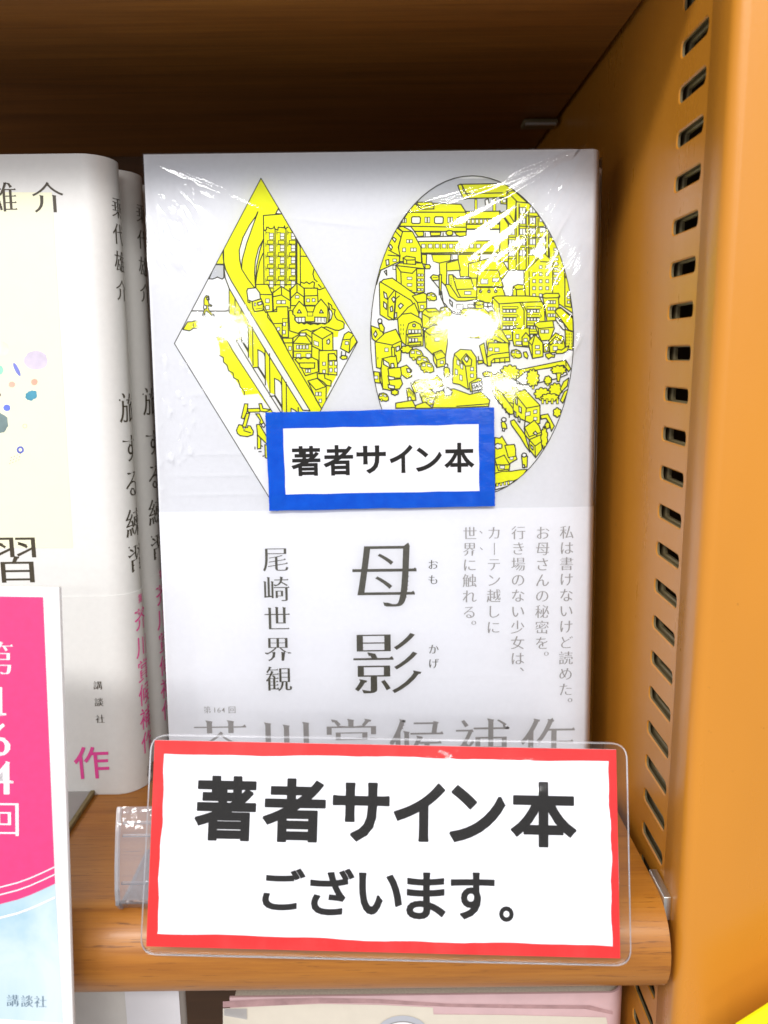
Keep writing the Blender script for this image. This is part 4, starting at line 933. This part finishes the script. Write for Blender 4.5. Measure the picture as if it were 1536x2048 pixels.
# clear holder: a foot on the shelf, a bent lip and a leaning plate behind the sign
hs = thing('sign_holder', (0, -.05, 0), 'clear plastic stand holding the red bordered sign, its end showing at the left', 'stand')
def holder():
    P = [(-.030, .0006), (-.050, .0006), (-.0545, .0010), (-.0562, .0030), (-.0560, .0065), (-.0548, .0120), (-.0535, .0165), (-.0522, .0205), (-.0505, .0245), (-.0499, .0252)]
    Q = shell(P, .0011)
    x0, x1 = -.0690, .0585
    sweep('bent_plate', Q, lambda p, s: (x0+(x1-x0)*s, p[0], p[1]), M['acrylic'], hs, smooth=False)
    sweep('cut_edge', shell([(a, b-.0001) for a, b in P], .0014), lambda p, s: (x0-.0004+.0009*s, p[0], p[1]), M['pouch_edge'], hs, smooth=False)
    for z in (.0075, .0185, .0215):
        y = -.0562 + max(0, z-.0065)*.33
        box('rib', (x0+.001, y-.0006, z), (x1-.001, y+.0002, z+.0006), M['acrylic'], hs, .0002)
holder()
# ------------------------------------------------------------------ pink display card, front left
cf = Frame((0, -.0725, 0), 8.5, -1.2)
cc = [cf.px(x, y) for x, y in ((-260, 1168), (118, 1174.5), (158.5, 2080), (-260, 2080))]
cp = thing('display_card', cf.at(cc[3][0], cc[3][1], 0), 'white edged display card printed pink over pale blue, foremost at lower left', 'card')
lo = -.075
card = [(cc[0][0], lo), (cc[2][0], lo), cc[1], cc[0]]
prism('board', card, -.0016, 0, M['card_white'], cp, cf, .0002)
def flat(name, pts, n, mat, par=cp, fr=cf):
    q = [fr.px(x, y) for x, y in pts]
    return obj(name, [fr.at(u, v, n) for u, v in q][::-1], [tuple(range(len(q)))], mat, par)
arc1 = [(110.5, 1767), (85, 1779), (60, 1790), (35, 1799), (0, 1808), (-40, 1815), (-110, 1822), (-250, 1826)]
flat('pink_panel', [(-250, 1189), (86.5, 1194)]+arc1, .0001, M['card_pink'])
flat('blue_panel', [(-250, 1826), (-110, 1822), (-40, 1815), (0, 1808), (35, 1799), (60, 1790), (85, 1779), (110.5, 1767), (126, 2046), (-250, 2020)], .00008, M['card_blue'])
def arcline(off, x1, w_, nm='white_line', n=.00016):
    top = [(x, y+off-w_/2) for x, y in arc1 if x <= x1]; bot = [(x, y+off+w_/2) for x, y in arc1 if x <= x1]
    vs = [cf.at(*cf.px(*p), n) for p in top]+[cf.at(*cf.px(*p), n) for p in bot]; k = len(top)
    obj(nm, vs, [(i, k+i, k+i+1, i+1) for i in range(k-1)], M['ink_white'], cp)
arcline(-34, 111, 2.6); arcline(-19, 111, 2.6); arcline(27, 112, 4)
tx = Text(); boxed(cf, tx, '第', -38, 1284, 26, 1351, 'mincho'); boxed(cf, tx, '回', -20, 1606, 38, 1671, 'mincho')
boxed(cf, tx, '1', -8, 1374, 5, 1431, 'plain'); boxed(cf, tx, '一', -12, 1426, 13, 1430, 'plain'); boxed(cf, tx, '6', -20, 1446, 21, 1511, 'mincho'); boxed(cf, tx, '4', -22, 1524, 27, 1588, 'mincho')
tx.build('number_lettering', cf.at, M['ink_white'], cp, .00018)
tx = Text()
for ch, x in (('講', 26), ('談', 54.5), ('社', 81.5)):
    u, v = mm(cf, x, 2001+(x-26)*.04); tx.char(ch, u, v, pxs(cf, x, 2001, 26), 'mincho')
tx.build('publisher_lettering', cf.at, M['ink_navy'], cp, .00018)
# ------------------------------------------------------------------ things on the shelf below
def lower(name, x0, x1, y, top, T, h, mat, label, cat='book', bulge=.004):
    fr = Frame((x0, y, top-h), 0); r_ = thing('book', ((x0+x1)/2, y+T/2, top-h), label, cat)
    book(r_, fr, x1-x0, h, T, bulge, mat); return r_, fr
r1, f1 = lower('book', -.19, -.0612, -.036, -.0275, .013, .19, M['lower_white'], 'greyish white book below the shelf at left, beside a dark gap', bulge=.006)
pa = [f1.px(x, 1985) for x in (250, 345)]
box('jacket_panel', (pa[0][0], .02, .0001), (.129, .1895, .0003), M['lower_cool'], r1, fr=f1)
r2, f2 = lower('book', -.0478, .0715, -.030, -.0485, .020, .19, M['rose'], 'pale rose book with cream panel and round seal below the shelf', bulge=.006)
def rl(x, y): return f2.px(x, y)
def fpoly(name, pts, n, mat, par=r2):
    q = [f2.px(x, y) for x, y in pts]; return obj(name, [f2.at(u, v, n) for u, v in q][::-1], [tuple(range(len(q)))], mat, par)
fpoly('fold_line', [(446, 2002), (520, 1998), (640, 1995), (760, 1998), (900, 2007), (1050, 2009), (1180, 2010), (1225, 2022), (1225, 2028), (1170, 2017), (1050, 2016), (900, 2013), (760, 2006), (640, 2005), (540, 2010), (446, 2014)], .0002, M['rose_deep'])
cream = fpoly('cream_panel', [(446, 2016), (540, 2011), (640, 2007), (760, 2009), (866, 2014), (867, 2028), (1000, 2029), (1212, 2034), (1240, 2160), (446, 2160)], .00015, M['cream_panel'])
fpoly('tape_patch', [(448, 2014), (494, 2014), (494, 2036), (448, 2028)], .0006, M['pouch_edge'])
s1 = [(805+56*math.cos(a/16*math.pi), 2072+43*math.sin(a/16*math.pi)) for a in range(32)]
seal = fpoly('round_seal', s1, .0004, M['art_grey'])
fpoly('seal_ring', [(805+(x-805)*.86, 2076+(y-2072)*.84) for x, y in s1], .0005, M['ink_grey'], seal); fpoly('seal_face', [(805+(x-805)*.84, 2076+(y-2072)*.81) for x, y in s1], .0006, M['art_white'], seal)
r3, f3 = lower('book', -.047, .0655, -.006, -.040, .02, .2, M['olive_book'], 'dim olive book behind the rose book below the shelf', bulge=.003)
yc = thing('price_card', (.1, -.10, -.05), 'vivid yellow card corner at the lower right, before the post', 'card')
yf = Frame((0, -.075, 0), 0)
ypts = [yf.px(x, y) for x, y in ((1474, 2052), (1540, 2010), (1700, 1920), (1700, 2300), (1474, 2300))]
prism('card_sheet', ypts[::-1], -.0008, 0, M['yellow_card'], yc, yf)
